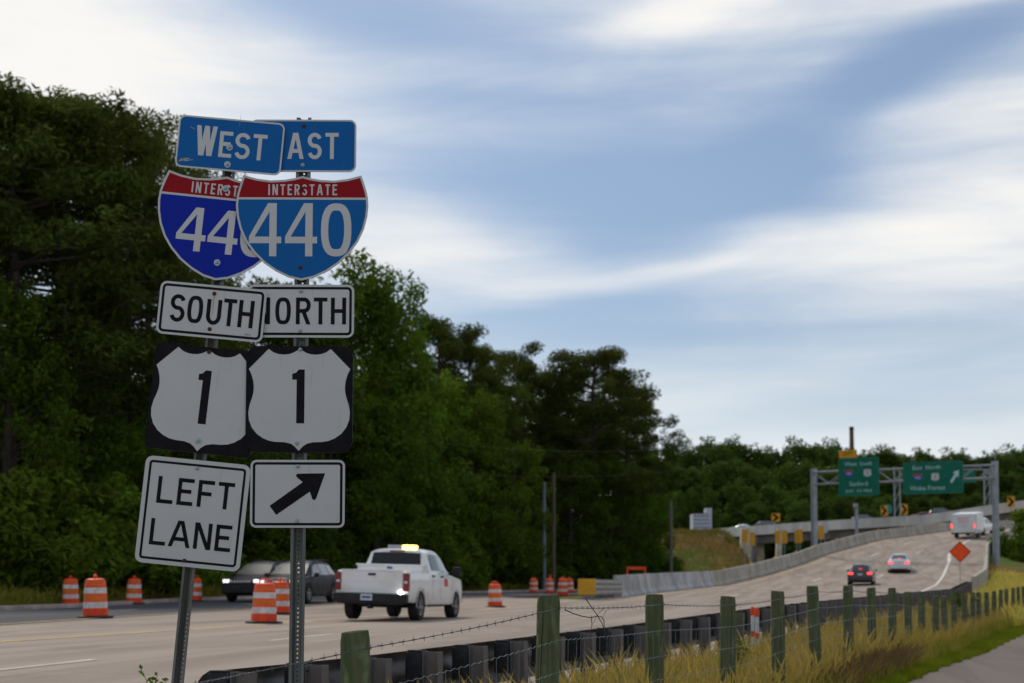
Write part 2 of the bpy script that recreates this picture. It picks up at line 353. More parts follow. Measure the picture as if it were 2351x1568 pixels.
for k_ in range(8):
    a = 84 + 12.2 * k_
    line('white_lane_dash', lambda Y: yellow_x(Y) + (guard_x(Y) - yellow_x(Y)) * .27, road_z, a, a + 3.2, .16, M_WHT)
    line('white_lane_dash', lambda Y: yellow_x(Y) + (guard_x(Y) - yellow_x(Y)) * .52, road_z, a + 3, a + 6.2, .16, M_WHT)
line('white_edge_line', lambda Y: guard_x(Y) - 3.3 + max(0, 40 - Y) * .035, road_z, 14, 128, .2, M_WHT)
line('white_gore_line', lambda Y: guard_x(Y) - 3.3 - (Y - 128) * .03, road_z, 128, 170, .3, M_WHT)
for (a, b_) in ((30, 33), (42, 45), (54, 57)):
    line('white_lane_dash', lambda Y: lr_x(Y) - 3.4, lambda x, Y: z_left(Y) + .006, a, b_, .14, M_WHT)
# dark tyre tracks left by braking on the ramp
M_TYRE = mat('tyre_rubber_stain', (.20, .165, .14), .8, col2=(.30, .25, .215), scale=1.6)
for off, a, b_ in ((.60, 84, 150), (.66, 80, 140)):
    line('tyre_mark', lambda Y, o=off: yellow_x(Y) + (guard_x(Y) - yellow_x(Y)) * o, road_z, a, b_, .28, M_TYRE, .004)

# ---------------------------------------------------------------- guardrail (seen from behind)
M_GALV = mat('galvanised_steel', (.30, .31, .33), .5, metal=.55, col2=(.20, .17, .14), scale=5, bump=.15)
M_POSTG = mat('weathered_guardrail_post', (.135, .135, .148), .65, metal=.2, col2=(.15, .11, .08), scale=3.5, bump=.2, stretch=(1, 1, .4))
M_BLK = mat('black_offset_block', (.022, .022, .028), .7, var=.4, scale=9)
M_RAILD = mat('dark_rail_back', (.12, .12, .13), .5, metal=.4, col2=(.05, .042, .04), scale=4)  # dark grey with random darker patches over the whole rail
gr = empty('guardrail', (guard_x(30), 30, z_guard(30)), label='long galvanised guardrail with close-set steel posts beside the concrete road', cat='guardrail')
def rel(o, x): return Vector(x) - o.location
rp = []; Y = 9.55
while Y < 75:
    rp.append(Vector((guard_x(Y), Y, z_guard(Y)))); dx = (guard_x(Y + .1) - guard_x(Y)) / .1; Y += .953 / math.hypot(1, dx)
prof = [(0, .76), (-.05, .73), (-.085, .69), (-.085, .63), (-.03, .575), (-.03, .53), (-.085, .475), (-.085, .41), (-.05, .37), (0, .34)]
Vr = []; Fr = []
for i, p in enumerate(rp):
    d_ = (rp[min(i + 1, len(rp) - 1)] - rp[max(0, i - 1)]).normalized(); nrm = Vector((d_.y, -d_.x, 0))
    for a, z in prof: Vr.append(rel(gr, p - nrm * .27 + nrm * a + Vector((0, 0, z))))
for i in range(len(rp) - 1):
    for j in range(len(prof) - 1): Fr.append((i * 10 + j, i * 10 + j + 1, i * 10 + 11 + j, i * 10 + 10 + j))
m_ = MB().add(Vr, Fr); m_.build('rail', M_RAILD, gr, smooth=50)
# steel I-beam post and block share one mesh each
pm = MB(); pm.box((0, .07, .33), (.1, .007, .86)); pm.box((0, -.07, .33), (.1, .007, .86)); pm.box((0, 0, .33), (.007, .133, .86))
pm = pm.mesh('guardrail_post', M_POSTG)
bk = MB().box((0, -.165, .60), (.14, .17, .31), bev=.035); bk.box((0, -.165, .762), (.11, .13, .014)); bk = bk.mesh('offset_block', M_BLK)
for i, p in enumerate(rp[:-1]):
    d_ = (rp[i + 1] - p).normalized(); ang = math.atan2(d_.y, d_.x) + math.pi
    for nm, me in (('guardrail_post', pm), ('offset_block', bk)):
        o = link(nm, me, gr); o.location = rel(gr, p); o.rotation_euler = (random.uniform(-.02, .02), random.uniform(-.02, .02), ang)

# ---------------------------------------------------------------- concrete barriers
M_BAR = mat('weathered_barrier_concrete', (.40, .375, .32), .85, col2=(.29, .265, .225), scale=1.3, bump=.15, stretch=(1, 1, .35))
M_BAR2 = mat('grey_new_barrier_concrete', (.44, .44, .44), .85, col2=(.27, .27, .275), scale=1.6, bump=.15, stretch=(1, 1, .3))
M_REFL = mat('amber_reflector', (.85, .42, .02), .4)
def barrier(name, label, fx, fz, y0, y1, hfun, m, side=1, below=0.0, step=3.0, refl=True, cat='barrier', toe=.3):
    root = empty(name, (fx(y0), y0, fz(y0)), label=label, cat=cat)
    n = max(1, int((y1 - y0) / step))
    for i in range(n):                                           # each cast unit is a piece with its own joint
        b = MB(); P = []
        a0, a1 = y0 + (y1 - y0) * i / n + .012, y0 + (y1 - y0) * (i + 1) / n - .012
        for Y in (a0, (a0 + a1) / 2, a1):
            dx = (fx(Y + .5) - fx(Y - .5)); nn = Vector((1, -dx, 0)).normalized() * side; h = hfun(Y); c = Vector((fx(Y), Y, fz(Y)))
            P.append([rel(root, c + nn * u + Vector((0, 0, v))) for u, v in ((toe, -.05 - 0), (toe, .08), (toe * .6, .33), (.1, h), (-.1, h), (-.14, .33), (-.3 if not below else -.14, .0 - below), (-.3 if not below else -.14, -.05 - below))])
        vs = [v for p in P for v in p]; fs = []
        for k_ in range(2): fs += [(k_ * 8 + j, k_ * 8 + (j + 1) % 8, k_ * 8 + 8 + (j + 1) % 8, k_ * 8 + 8 + j) for j in range(8)]
        fs += [tuple(range(8))[::-1], tuple(range(16, 24))]
        b.add(vs, fs).build('barrier_unit', m, root)
    if refl:
        me = MB().box((0, 0, .09), (.04, .11, .17)).box((0, 0, .01), (.1, .1, .02)).mesh('reflector', M_REFL)
        for i in range(int((y1 - y0) / 6.5)):
            Y = y0 + 3 + i * 6.5; o = link('reflector', me, root); o.location = rel(root, (fx(Y), Y, fz(Y) + hfun(Y) + .0)); o.rotation_euler = (0, 0, R(70))
    return root
bar_x = lambda Y: yellow_x(Y) - 1.2
hb = lerp([(83, 1.28), (95, 1.2), (104, 1.08), (134, 1.0), (190, 1.0)])
barrier('concrete_barrier', 'tall grey cast concrete barrier starting behind the crash cushion', bar_x, z_main, 83, 103.4, hb, M_BAR2, 1, 0.0, 3.4, refl=False, toe=.42)
barrier('concrete_barrier', 'long tan concrete barrier with amber reflectors climbing beside the road to the bridge', bar_x, z_main, 103.5, 190, hb, M_BAR, 1, 8.0, 4.2)
barrier('concrete_barrier', 'pale concrete parapet on the outer edge of the ramp past the guardrail end', lambda Y: guard_x(Y) + .1, z_guard, 75.2, 188, lambda Y: 1.0, M_BAR, -1, 5.0, 4.2, refl=False)

# ---------------------------------------------------------------- fence
wf = empty('wire_fence', (fence_x(20), 20, z_fence(20)), label='farm fence of round green treated posts with barbed and woven wire beside the path', cat='fence')
def wood_mat():
    m = bpy.data.materials.new('treated_green_wood'); m.use_nodes = True; t = NT(m.node_tree); b = m.node_tree.nodes['Principled BSDF']
    oi = t.n('ShaderNodeObjectInfo'); tc_ = t.n('ShaderNodeTexCoord').outputs['Object']
    mp = t.n('ShaderNodeVectorMath', operation='ADD'); t.put(mp.inputs[0], tc_)
    sc_ = t.n('ShaderNodeVectorMath', operation='SCALE'); t.put(sc_.inputs[0], oi.outputs['Random']); sc_.inputs[0].default_value = (9, 5, 3)
    cx = t.n('ShaderNodeCombineXYZ'); t.put(cx.inputs[0], t.m('MULTIPLY', oi.outputs['Random'], 40)); t.put(cx.inputs[2], t.m('MULTIPLY', oi.outputs['Random'], 17))
    t.put(mp.inputs[1], cx.outputs[0]); c = mp.outputs[0]
    g = t.mix(t.ramp(t.noise(t.map(c, sc=(22, 22, 2.2)), 1, 5), .3, .7), (.064, .086, .038, 1), (.112, .116, .060, 1))
    g = t.mix(t.ramp(t.noise(t.map(c, sc=(14, 14, 5)), 1, 4), .56, .68, 0, .75), g, (.16, .20, .095, 1))
    g = t.mix(t.ramp(t.noise(t.map(c, loc=(5, 2, 1), sc=(40, 40, 1.5)), 1, 3), .6, .7, 0, .8), g, (.025, .022, .013, 1))
    g = t.mix(t.ramp(t.noise(t.map(c, loc=(1, 7, 1), sc=(7, 7, 2)), 1, 3), .55, .75, 0, .5), g, (.075, .06, .032, 1))
    t.put(b.inputs['Base Color'], g); b.inputs['Roughness'].default_value = .9; b.inputs['Specular IOR Level'].default_value = .15
    bp = t.n('ShaderNodeBump'); bp.inputs['Strength'].default_value = .7; bp.inputs['Distance'].default_value = .006
    t.put(bp.inputs['Height'], t.noise(t.map(c, sc=(60, 60, 4)), 1, 4)); t.put(b.inputs['Normal'], bp.outputs[0]); return m
M_WOOD = wood_mat()
TOPS = [1592, 1450, 1368, 1366, 1370, 1357, 1345, 1344, 1349, 1350, 1359, 1358, 1368, 1369, 1363, 1367, 1360, 1360, 1360, 1357, 1354, 1352, 1350, 1348, 1346, 1345, 1345]
wire_pt = []
for i, ty in enumerate(TOPS):
    Y = 6.8 + 2.27 * (i - 1); x = fence_x(Y); zt = at(1175, ty, Y).z; zb = z_fence(Y) - .35; r = .073 + random.uniform(-.004, .003)
    if i == 0: zt = 1.075
    h = zt - zb; tilt = {4: .012, 6: -.035, 7: .005}.get(i, random.uniform(-.022, .022)); n = 24
    b = MB(); rings = []
    for k_, fz in enumerate((0, .3, .6, .85, .97, 1.0)):
        rr = r * (1.04 - .05 * fz) - (.006 if fz == 1.0 else 0)
        rings.append([(rr * (1 + .025 * math.sin(3 * j / n * 6.28 + i * 2 + fz * 4)) * math.cos(j / n * 6.2832), rr * (1 + .025 * math.cos(2 * j / n * 6.28 + i)) * math.sin(j / n * 6.2832), h * fz + (.006 * math.sin(j / n * 6.28 + i) if fz > .9 else 0)) for j in range(n)])
    b.add([v for rg in rings for v in rg], [(k_ * n + j, k_ * n + (j + 1) % n, k_ * n + n + (j + 1) % n, k_ * n + n + j) for k_ in range(5) for j in range(n)] + [tuple(range(5 * n, 6 * n))])
    o = b.build('fence_post', M_WOOD, wf, smooth=50); o.location = rel(wf, (x, Y, zb)); o.rotation_euler = (random.uniform(-.01, .01), tilt, 0)
    wire_pt.append((x + math.sin(tilt) * h * .9, Y, zt, r))
M_WIRE = mat('galvanised_wire', (.16, .19, .20), .45, metal=.6)
M_BARB = mat('tarnished_barbed_wire', (.075, .075, .10), .5, metal=.4)
def strand(drop, sag, jit):
    """wire on the path side of every post"""
    P = []
    fd = Vector((.93, -.37, 0))
    for (x, Y, zt, r) in wire_pt: P.append(Vector((x, Y, zt - drop)) + fd * (r + .004))
    return P
def along(P, step, sag):
    out = []
    for a, b_ in zip(P[:-1], P[1:]):
        n = max(2, int((b_ - a).length / step))
        for j in range(n): t = j / n; out.append(a.lerp(b_, t) - Vector((0, 0, sag * 4 * t * (1 - t))))
    out.append(P[-1]); return out
P = strand(.075, 0, 0); b = MB(); pts = along(P, .11, .012)
for s_ in (0, 1):                                                  # two twisted wires
    tw = []; c = 0
    for a, b2 in zip(pts[:-1], pts[1:]):
        far = a.y > 16; nn = 2 if far else 8
        for j in range(nn):
            ph = (c + j / nn) * 2 * math.pi * 2.5 + s_ * math.pi
            tw.append(a.lerp(b2, j / nn) + Vector((.93 * math.cos(ph), -.37 * math.cos(ph), math.sin(ph))) * .0022)
        c += 1
    b.tube(tw, .0016, 5)
b.build('barbed_wire', M_BARB, wf)
bb = MB()
for i, p in enumerate(pts[1:-1]):
    if p.y > 30: break
    d_ = (pts[i + 2] - p).normalized(); rr = random.Random(i)
    for k_ in range(4):
        a = k_ * 1.57 + rr.uniform(-.4, .4); n1 = Vector((-d_.y, d_.x, 0)).normalized(); v = n1 * math.cos(a) + Vector((0, 0, 1)) * math.sin(a)
        off = d_ * (.006 if k_ % 2 else -.006); e = v * rr.uniform(.013, .019) + d_ * rr.uniform(-.008, .008)
        bb.tube([p + off - e * .15, p + off + e], .0013, 4)
    bb.tube([p - d_ * .009, p + d_ * .009], .0042, 6)
tag(bb.build('barb', M_BARB, wf), kind='stuff')
for o in wf.children:
    if o.name.startswith(('barbed_wire', 'barb')): o.location = -wf.location
for k_, dr in enumerate((.28, .48, .66, .83, .99, 1.12)):
    P = along(strand(dr, 0, 0), .022 if k_ < 2 else .05, .006); P = [p + Vector((0, 0, .0045 * math.sin(i * 1.5708 * (1 if k_ < 2 else .8)))) if p.y < 26 else p for i, p in enumerate(P)]
    if k_ >= 2: P = [p for i, p in enumerate(P) if i % 1 == 0]
    o = MB().tube(P, .0019, 5).build('woven_wire', M_WIRE, wf); o.location = -wf.location
sb = MB()
for p in along(strand(.28, 0, 0), .155, .006):
    if p.y > 45: break
    z0 = p.z - .86; sb.tube([p, p + Vector((random.uniform(-.01, .01), random.uniform(-.01, .01), -.4)), Vector((p.x, p.y, z0))], .0014, 4)
o = tag(sb.build('stay_wire', M_WIRE, wf), kind='stuff'); o.location = -wf.location
br = MB(); a = Vector(wire_pt[16][:3]); c = Vector(wire_pt[17][:3]); br.tube([a - Vector((0, 0, .2)), c - Vector((0, 0, .2))], .055, 10)
o = br.build('brace_rail', M_WOOD, wf); o.location = -wf.location

# ---------------------------------------------------------------- lettering: strokes of highway capitals
def arc(cx, cy, rx, ry, a0, a1, n=14): return [(cx + rx * math.cos(R(a0 + (a1 - a0) * i / n)), cy + ry * math.sin(R(a0 + (a1 - a0) * i / n))) for i in range(n + 1)]
def oval(sq=.62, n=40):
    out = []
    for i in range(n):
        a = 2 * math.pi * i / n; c, s = math.cos(a), math.sin(a)
        out.append((.5 + .5 * math.copysign(abs(c) ** sq, c), .5 + .5 * math.copysign(abs(s) ** (.86), s)))
    return out + [out[0], out[1]]
GL = {'E': [[(0, 0), (0, 1)], [(0, 1), (1, 1)], [(0, .52), (.82, .52)], [(0, 0), (1, 0)]], 'F': [[(0, 0), (0, 1)], [(0, 1), (1, 1)], [(0, .5), (.8, .5)]],
      'L': [[(0, 1), (0, 0)], [(0, 0), (1, 0)]], 'T': [[(0, 1), (1, 1)], [(.5, 1), (.5, 0)]], 'I': [[(.5, 0), (.5, 1)]], 'H': [[(0, 0), (0, 1)], [(1, 0), (1, 1)], [(0, .5), (1, .5)]],
      'O': [oval()], '0': [oval(.7)], 'N': [[(0, 0), (0, 1)], [(1, 0), (1, 1)], [(.02, 1.12), (.98, -.12)]], 'A': [[(-.04, -.15), (.47, 1.15)], [(.53, 1.15), (1.04, -.15)], [(.2, .27), (.8, .27)]],
      'W': [[(-.02, 1.15), (.235, -.15)], [(.265, -.15), (.49, 1.1)], [(.51, 1.1), (.735, -.15)], [(.765, -.15), (1.02, 1.15)]],
      'U': [[(0, 1), (0, .3)] + arc(.5, .3, .5, .3, 180, 360)[1:] + [(1, 1)]],
      'S': [arc(.5, .75, .5, .25, 18, 265) + arc(.5, .25, .5, .26, 85, -165)],
      'R': [[(0, 0), (0, 1)], [(0, 1), (.6, 1)] + arc(.6, .75, .4, .25, 90, -90)[1:] + [(0, .5)], [(.5, .5), (1.04, -.15)]],
      'X': [[(-.04, -.15), (1.04, 1.15)], [(-.04, 1.15), (1.04, -.15)]], 'M': [[(0, 0), (0, 1)], [(1, 0), (1, 1)], [(0, 1.1), (.5, .2)], [(.5, .2), (1, 1.1)]]}
WID = {'I': .22, 'E': .52, 'F': .52, 'L': .52, 'T': .56, 'S': .58, 'N': .62, 'R': .58, 'A': .68, 'W': .82, 'O': .62, 'U': .6, 'H': .6, 'X': .6, 'M': .74}
def clip(poly, ax, lim, keep_less):
    out = []; n = len(poly); f = lambda p: (lim - p[ax]) * (1 if keep_less else -1)
    for i in range(n):
        a, b_ = poly[i], poly[(i + 1) % n]; fa, fb = f(a), f(b_)
        if fa >= 0: out.append(a)
        if fa * fb < 0: t = fa / (fa - fb); out.append((a[0] + (b_[0] - a[0]) * t, a[1] + (b_[1] - a[1]) * t))
    return out
def glyph(mb, ch, x0, x1, base, h, sw, y, kx=1.0):
    if ch == '4':
        X = lambda u, v: (x0 + (x1 - x0) * u, base + h * v); w_ = sw / (x1 - x0); wv = sw * .92 / h; a = .63
        P = [(a, 0), (a, .245), (0, .245), (0, .245 + wv), (a - .05, 1), (a + w_, 1), (a + w_, .245 + wv), (1, .245 + wv), (1, .245), (a + w_, .245), (a + w_, 0)]
        outer = [X(*p) for p in P]; hole = [X(.17, .245 + wv), X(a, .245 + wv), X(a, .84)]
        vs = outer + hole; n = len(outer); bm = bmesh.new()
        V_ = [bm.verts.new((p[0], p[1], 0)) for p in vs]; E_ = [bm.edges.new((V_[i], V_[(i + 1) % n])) for i in range(n)] + [bm.edges.new((V_[n + i], V_[n + (i + 1) % 3])) for i in range(3)]
        bmesh.ops.triangle_fill(bm, edges=E_, use_beauty=True); bm.verts.index_update()
        mb.add([(v.co.x, y, v.co.y) for v in bm.verts], [[v.index for v in f.verts] for f in bm.faces]); bm.free(); return
    if ch == '1':
        X = lambda u, v: (x0 + (x1 - x0) * u, y, base + h * v); w_ = sw / (x1 - x0)
        P = [(1 - w_, 0), (1, 0), (1, 1), (1 - w_ * .75, 1), (.3, .94), (0, .92), (0, .81), (1 - w_, .81)]
        mb.add([X(*p) for p in P], [tuple(range(len(P)))]); return
    e = sw / 2
    for k_, st in enumerate(GL[ch]):
        pts = [(x0 + e + (x1 - x0 - sw) * u, base + e + (h - sw) * v) for u, v in st]
        closed = ch in 'O0'
        L_, R_ = [], []
        for i, p in enumerate(pts):
            if closed and i == len(pts) - 1: break
            a = pts[i - 1] if i else (pts[-3] if closed else p); b_ = pts[i + 1] if i + 1 < len(pts) else p
            t1 = Vector((p[0] - a[0], p[1] - a[1])); t2 = Vector((b_[0] - p[0], b_[1] - p[1]))
            t1 = t1.normalized() if t1.length > 1e-9 else t2.normalized(); t2 = t2.normalized() if t2.length > 1e-9 else t1
            t = (t1 + t2).normalized(); s = min(1.6, 1 / max(.4, t.dot(t1))); n = Vector((-t.y, t.x)) * e * s; c = Vector(p)
            if not closed and i == 0 and len(pts) < 6: c = c - t * e
            if not closed and i == len(pts) - 1 and len(pts) < 6: c = c + t * e
            L_.append(c + n); R_.append(c - n)
        yy = y - .00025 * k_
        if len(pts) == 2:
            poly = [tuple(L_[0]), tuple(L_[1]), tuple(R_[1]), tuple(R_[0])]; poly = clip(clip(poly, 1, base + h, True), 1, base, False)
            mb.add([(u, yy, v) for u, v in poly], [tuple(range(len(poly)))[::-1]]); continue
        vs = [(p[0], yy, p[1]) for p in L_ + R_]; m_ = len(L_)
        mb.add(vs, [(i, i + 1, m_ + i + 1, m_ + i) for i in range(m_ - 1)] + ([(m_ - 1, 0, m_, 2 * m_ - 1)] if closed else []))
def word(mb, s, x0, x1, base, h, sw, y):
    ws = [WID.get(c, .6) * h * .8 for c in s]; gap = (x1 - x0 - sum(ws)) / max(1, len(s) - 1); x = x0
    for c, w_ in zip(s, ws): glyph(mb, c, x, x + w_, base, h, sw, y); x += w_ + gap
def rrect(w_, h, r, n=6):
    out = []
    for cx, cy, a in ((w_ / 2 - r, h / 2 - r, 0), (-w_ / 2 + r, h / 2 - r, 90), (-w_ / 2 + r, -h / 2 + r, 180), (w_ / 2 - r, -h / 2 + r, 270)): out += arc(cx, cy, r, r, a, a + 90, n)
    return out
def flat(mb, poly, y): mb.add([(u, y, v) for u, v in poly], [tuple(range(len(poly)))])
def ring(mb, a, b_, y): n = len(a); mb.add([(u, y, v) for u, v in a + b_], [(i, (i + 1) % n, n + (i + 1) % n, n + i) for i in range(n)])
def inset(poly, d_):
    n = len(poly); out = []
    for i in range(n):
        a, p, b_ = Vector(poly[i - 1]), Vector(poly[i]), Vector(poly[(i + 1) % n])
        t1 = (p - a).normalized(); t2 = (b_ - p).normalized(); t = t1 + t2
        t = t.normalized() if t.length > 1e-6 else t1
        out.append(tuple(p + Vector((-t.y, t.x)) * d_ / max(.55, t.dot(t1))))
    return out
def sign_face(name, c, sc=5.0, dirt=(.25, .22, .18), amt=.35, spec=.12):
    m = bpy.data.materials.new(name); m.use_nodes = True; t = NT(m.node_tree); b = m.node_tree.nodes['Principled BSDF']
    o = t.n('ShaderNodeTexCoord').outputs['Object']
    g = t.mix(t.ramp(t.noise(o, sc, 5), .4, .75, 0, amt * .5), tuple(c) + (1,), tuple(x * .75 for x in c) + (1,))
    g = t.mix(t.ramp(t.noise(t.map(o, sc=(24, 24, 2.2)), 1, 4), .6, .8, 0, amt * .5), g, tuple(dirt) + (1,))
    g = t.mix(t.ramp(t.noise(t.map(o, loc=(2, 5, 1)), 45, 2), .70, .76, 0, amt), g, tuple(dirt) + (1,))
    v = t.n('ShaderNodeTexVoronoi', feature='DISTANCE_TO_EDGE'); t.put(v.inputs['Vector'], t.map(o, sc=(330, 1, 330))); v.inputs['Randomness'].default_value = 0.0
    g = t.mix(t.ramp(v.outputs['Distance'], 0, .16, .12, 0), g, tuple(x * .5 for x in c) + (1,))
    t.put(b.inputs['Base Color'], g); b.inputs['Roughness'].default_value = .5; b.inputs['Specular IOR Level'].default_value = spec; return m
S_W = sign_face('white_reflective_sheeting', (.50, .495, .505)); S_L = sign_face('silver_white_sheeting', (.49, .485, .49))
S_B = sign_face('sign_blue', (.002, .098, .33), dirt=(.05, .16, .3)); S_D = sign_face('deep_sign_blue', (.002, .016, .30), dirt=(.02, .03, .2))
S_R = sign_face('sign_red', (.25, .003, .008), dirt=(.12, .01, .01)); S_K = mat('sign_black', (.007, .006, .010), .55, var=.3, scale=12, spec=.12)
M_ALU = mat('bare_aluminium', (.35, .36, .38), .4, metal=.8, var=.3)
M_BOLT = mat('zinc_bolt', (.36, .42, .46), .4, metal=.6, var=.3, scale=60); M_RUST = mat('rusty_bolt', (.10, .022, .015), .8, col2=(.05, .03, .02), scale=60)
M_STREAK = mat('rust_streak', (.42, .27, .13), .8)
M_SCR = mat('scraped_sheeting', (.42, .38, .32), .6, var=.4, scale=40)
U = 1 / 1376.0
ISH = [(0, 6), (-60, 22), (-140, 36), (-250, 42), (-360, 28), (-465, 0), (-483, 48), (-498, 95), (-510, 135), (-518, 175), (-523, 245), (-515, 330), (-490, 430), (-445, 530), (-380, 620), (-295, 705), (-200, 770), (-100, 818), (0, 840)]
USH = [(0, 0), (-50, 30), (-85, 41), (-125, 45), (-165, 41), (-205, 28), (-244, 0), (-398, 158), (-378, 200), (-363, 250), (-357, 300), (-360, 345), (-371, 390), (-388, 440), (-398, 500), (-393, 560), (-370, 620), (-330, 670), (-280, 705), (-230, 725), (-180, 733), (-110, 735), (-60, 748), (-30, 770), (0, 803)]
def shield(pts, cy): 
    l = [(x * U, (cy - y) * U) for x, y in pts]; return l + [(-x, y) for x, y in l[1:-1]][::-1]
def bolt(parent, u, v, kind='zinc'):
    b = MB(); M = Matrix.Rotation(R(90), 3, 'X'); r = .019 if kind == 'washer' else .0115
    b.lathe([(r, 0), (r, .002)], (0, 0, 0), 18, M)
    b.lathe([(.0085, .002), (.0085, .0085), (.006, .0105)], (0, 0, 0), 6, M)
    o = b.build('bolt', M_RUST if kind == 'rust' else M_BOLT, parent); o.location = (u * U, -.002, -v * U); return o
def plate(root, name, label, px, py, Y, rot, poly, face, edge=M_ALU):
    """a sign blank with its graphics; px, py: picture place of its middle"""
    b = MB(); b.prism(poly, (0, .003, 0), (1, 0, 0), (0, 0, 1), (0, -.0028, 0)); o = b.build(name, edge, root)
    o.location = at(px / 1.7422, py / 1.7422, Y) - root.location; o.rotation_euler = (0, R(rot), 0); o['label'] = label
    f = MB(); flat(f, poly, -.0004); f.build('face', face, o); return o
def gfx(o, name, m, fn): b = MB(); fn(b); return b.build(name, m, o)

def u_post(root, ptop, pbot, yaw):
    """flanged channel post with a column of punched holes"""
    d_ = (ptop - pbot).normalized(); k_ = (pbot.z - .02) / d_.z; base = pbot - d_ * k_; L = (ptop - base).length
    o = MB()
    t = .0045
    for s in (-1, 1):
        for poly in ([(s * .0425, 0), (s * .0425, t), (s * .024, t), (s * .0255, 0)], [(s * .0255, 0), (s * .024, t), (s * .0165, .036), (s * .019, .036)]):
            o.prism(poly if s > 0 else poly[::-1], (0, 0, 0), (1, 0, 0), (0, 1, 0), (0, 0, L))
    n = int(L / .0254); w_ = .019; hr = .0052
    for i in range(n):
        z0, z1 = L * i / n, L * (i + 1) / n; zc = (z0 + z1) / 2; hx = [(hr * math.cos(R(22.5 + 45 * j)), zc + hr * math.sin(R(22.5 + 45 * j))) for j in range(8)]
        sq = [(w_, zc + hr * .6), (hr * .6, z1), (-hr * .6, z1), (-w_, zc + hr * .6), (-w_, zc - hr * .6), (-hr * .6, z0), (hr * .6, z0), (w_, zc - hr * .6)]
        vs = [(u, .036, v) for u, v in hx] + [(u, .036, v) for u, v in sq] + [(w_, .036, z1), (-w_, .036, z1), (-w_, .036, z0), (w_, .036, z0)]
        o.add(vs, [(j, (j + 1) % 8, 8 + (j + 1) % 8, 8 + j) for j in range(8)] + [(8, 9, 16), (10, 11, 17), (12, 13, 18), (14, 15, 19)])
    root.location = base
    M = mat('weathered_galvanised_post', (.16, .165, .16), .55, metal=.45, col2=(.10, .10, .095), scale=7, bump=.1, stretch=(1, 1, .25))
    ob = o.build('post', M, root); ob.rotation_mode = 'QUATERNION'; ob.rotation_quaternion = d_.to_track_quat('Z', 'Y') @ Matrix.Rotation(R(yaw), 4, 'Z').to_quaternion()
    # keep the open side of the channel to the camera
    ob.rotation_quaternion = Vector((0, 0, 1)).rotation_difference(d_) @ Matrix.Rotation(R(yaw), 4, 'Z').to_quaternion(); return ob
YS_ = 8.06
A1 = empty('route_sign_assembly', label='upright sign post with EAST, Interstate 440, NORTH, route 1 and arrow signs', cat='road sign')
u_post(A1, at(1216 / 1.7422, 470 / 1.7422, YS_ + .008), at(1184 / 1.7422, 2732 / 1.7422, YS_ + .008), 0)
A2 = empty('route_sign_assembly', label='leaning sign post with WEST, Interstate 440, SOUTH, route 1 and LEFT LANE signs', cat='road sign')
u_post(A2, at(930 / 1.7422, 530 / 1.7422, YS_ + .052), at(709 / 1.7422, 2731 / 1.7422, YS_ + .052), -24)
def zed(*a): return [x * U for x in a]
def dir_sign(root, label, px, py, Y, rot, face, letters, border, ink, bolts, w_=.6096, h=.3048, r=.038, ring_at=(0, 13)):
    P = rrect(w_, h, r); o = plate(root, 'direction_sign', label, px, py, Y, rot, P, face)
    a, b_ = ring_at; gfx(o, 'border', border, lambda m: ring(m, rrect(w_ - 2 * a * U, h - 2 * a * U, r - a * U * .9), rrect(w_ - 2 * b_ * U, h - 2 * b_ * U, max(.006, r - b_ * U * .9)), -.0010))
    for row in sorted(set(l[3] for l in letters)):
        def lets(m):
            for ch, x0, x1, bs, hh in letters:
                if bs == row: glyph(m, ch, x0 * U, x1 * U, -bs * U, hh * U, .145 * hh * U, -.0012)
        gfx(o, 'lettering', ink, lets)
    for b2 in bolts: bolt(o, *b2)
    return o
dir_sign(A1, 'blue EAST plate half hidden by the WEST plate', 1213, 583, YS_, .2, S_B, [('E', -293, -183, 106, 245), ('A', -123, 2, 106, 210), ('S', 35, 147, 106, 210), ('T', 175, 280, 106, 210)], S_W, S_W, [(2, -158, 'rust'), (-2, 156)])
we = dir_sign(A2, 'tilted blue WEST plate with scraped corner', 920, 580, YS_ - .018, 5.1, S_B, [('W', -272, -110, 103, 240), ('E', -85, 18, 103, 208), ('S', 40, 160, 103, 208), ('T', 180, 290, 103, 208)], S_W, S_W, [(0, 20, 'washer'), (-4, 158, 'washer')])
def scr(m):
    for x, y_, l, a, t in ((-385, 150, 75, 14, 5), (-395, 165, 95, 20, 6), (-360, 160, 90, 12, 4), (-330, -120, 60, -24, 2), (60, -150, 120, 88, 1.2)):
        c, s = math.cos(R(a)), math.sin(R(a)); P = [(0, -t * .3), (l * .3, -t), (l, -t * .2), (l * .97, t * .3), (l * .5, t), (l * .1, t * .8)]
        flat(m, [((x + u * c - v * s) * U, (-y_ + u * s + v * c) * U) for u, v in P], -.0016)
gfx(we, 'scratch', M_SCR, scr)
dir_sign(A1, 'white NORTH plate half hidden by the SOUTH plate', 1203, 1244, YS_, .2, S_W, [('N', -358, -241, 106, 213), ('O', -200, -78, 106, 213), ('R', -38, 78, 106, 213), ('T', 102, 209, 106, 213), ('H', 237, 357, 106, 213)], S_K, S_K, [(0, -157), (-4, 157)], ring_at=(18, 38))
so = dir_sign(A2, 'tilted white SOUTH plate with rust streak', 846, 1246, YS_ - .018, 5.3, S_W, [('S', -326, -208, 104, 217), ('O', -190, -68, 104, 217), ('U', -40, 78, 104, 217), ('T', 92, 194, 104, 217), ('H', 212, 332, 104, 217)], S_K, S_K, [(8, -143, 'rust'), (0, 140, 'rust')], ring_at=(18, 38))
gfx(so, 'rust_streak', M_STREAK, lambda m: flat(m, [(4 * U, 140 * U), (13 * U, 140 * U), (10 * U, -30 * U), (7 * U, -30 * U)], -.0018))
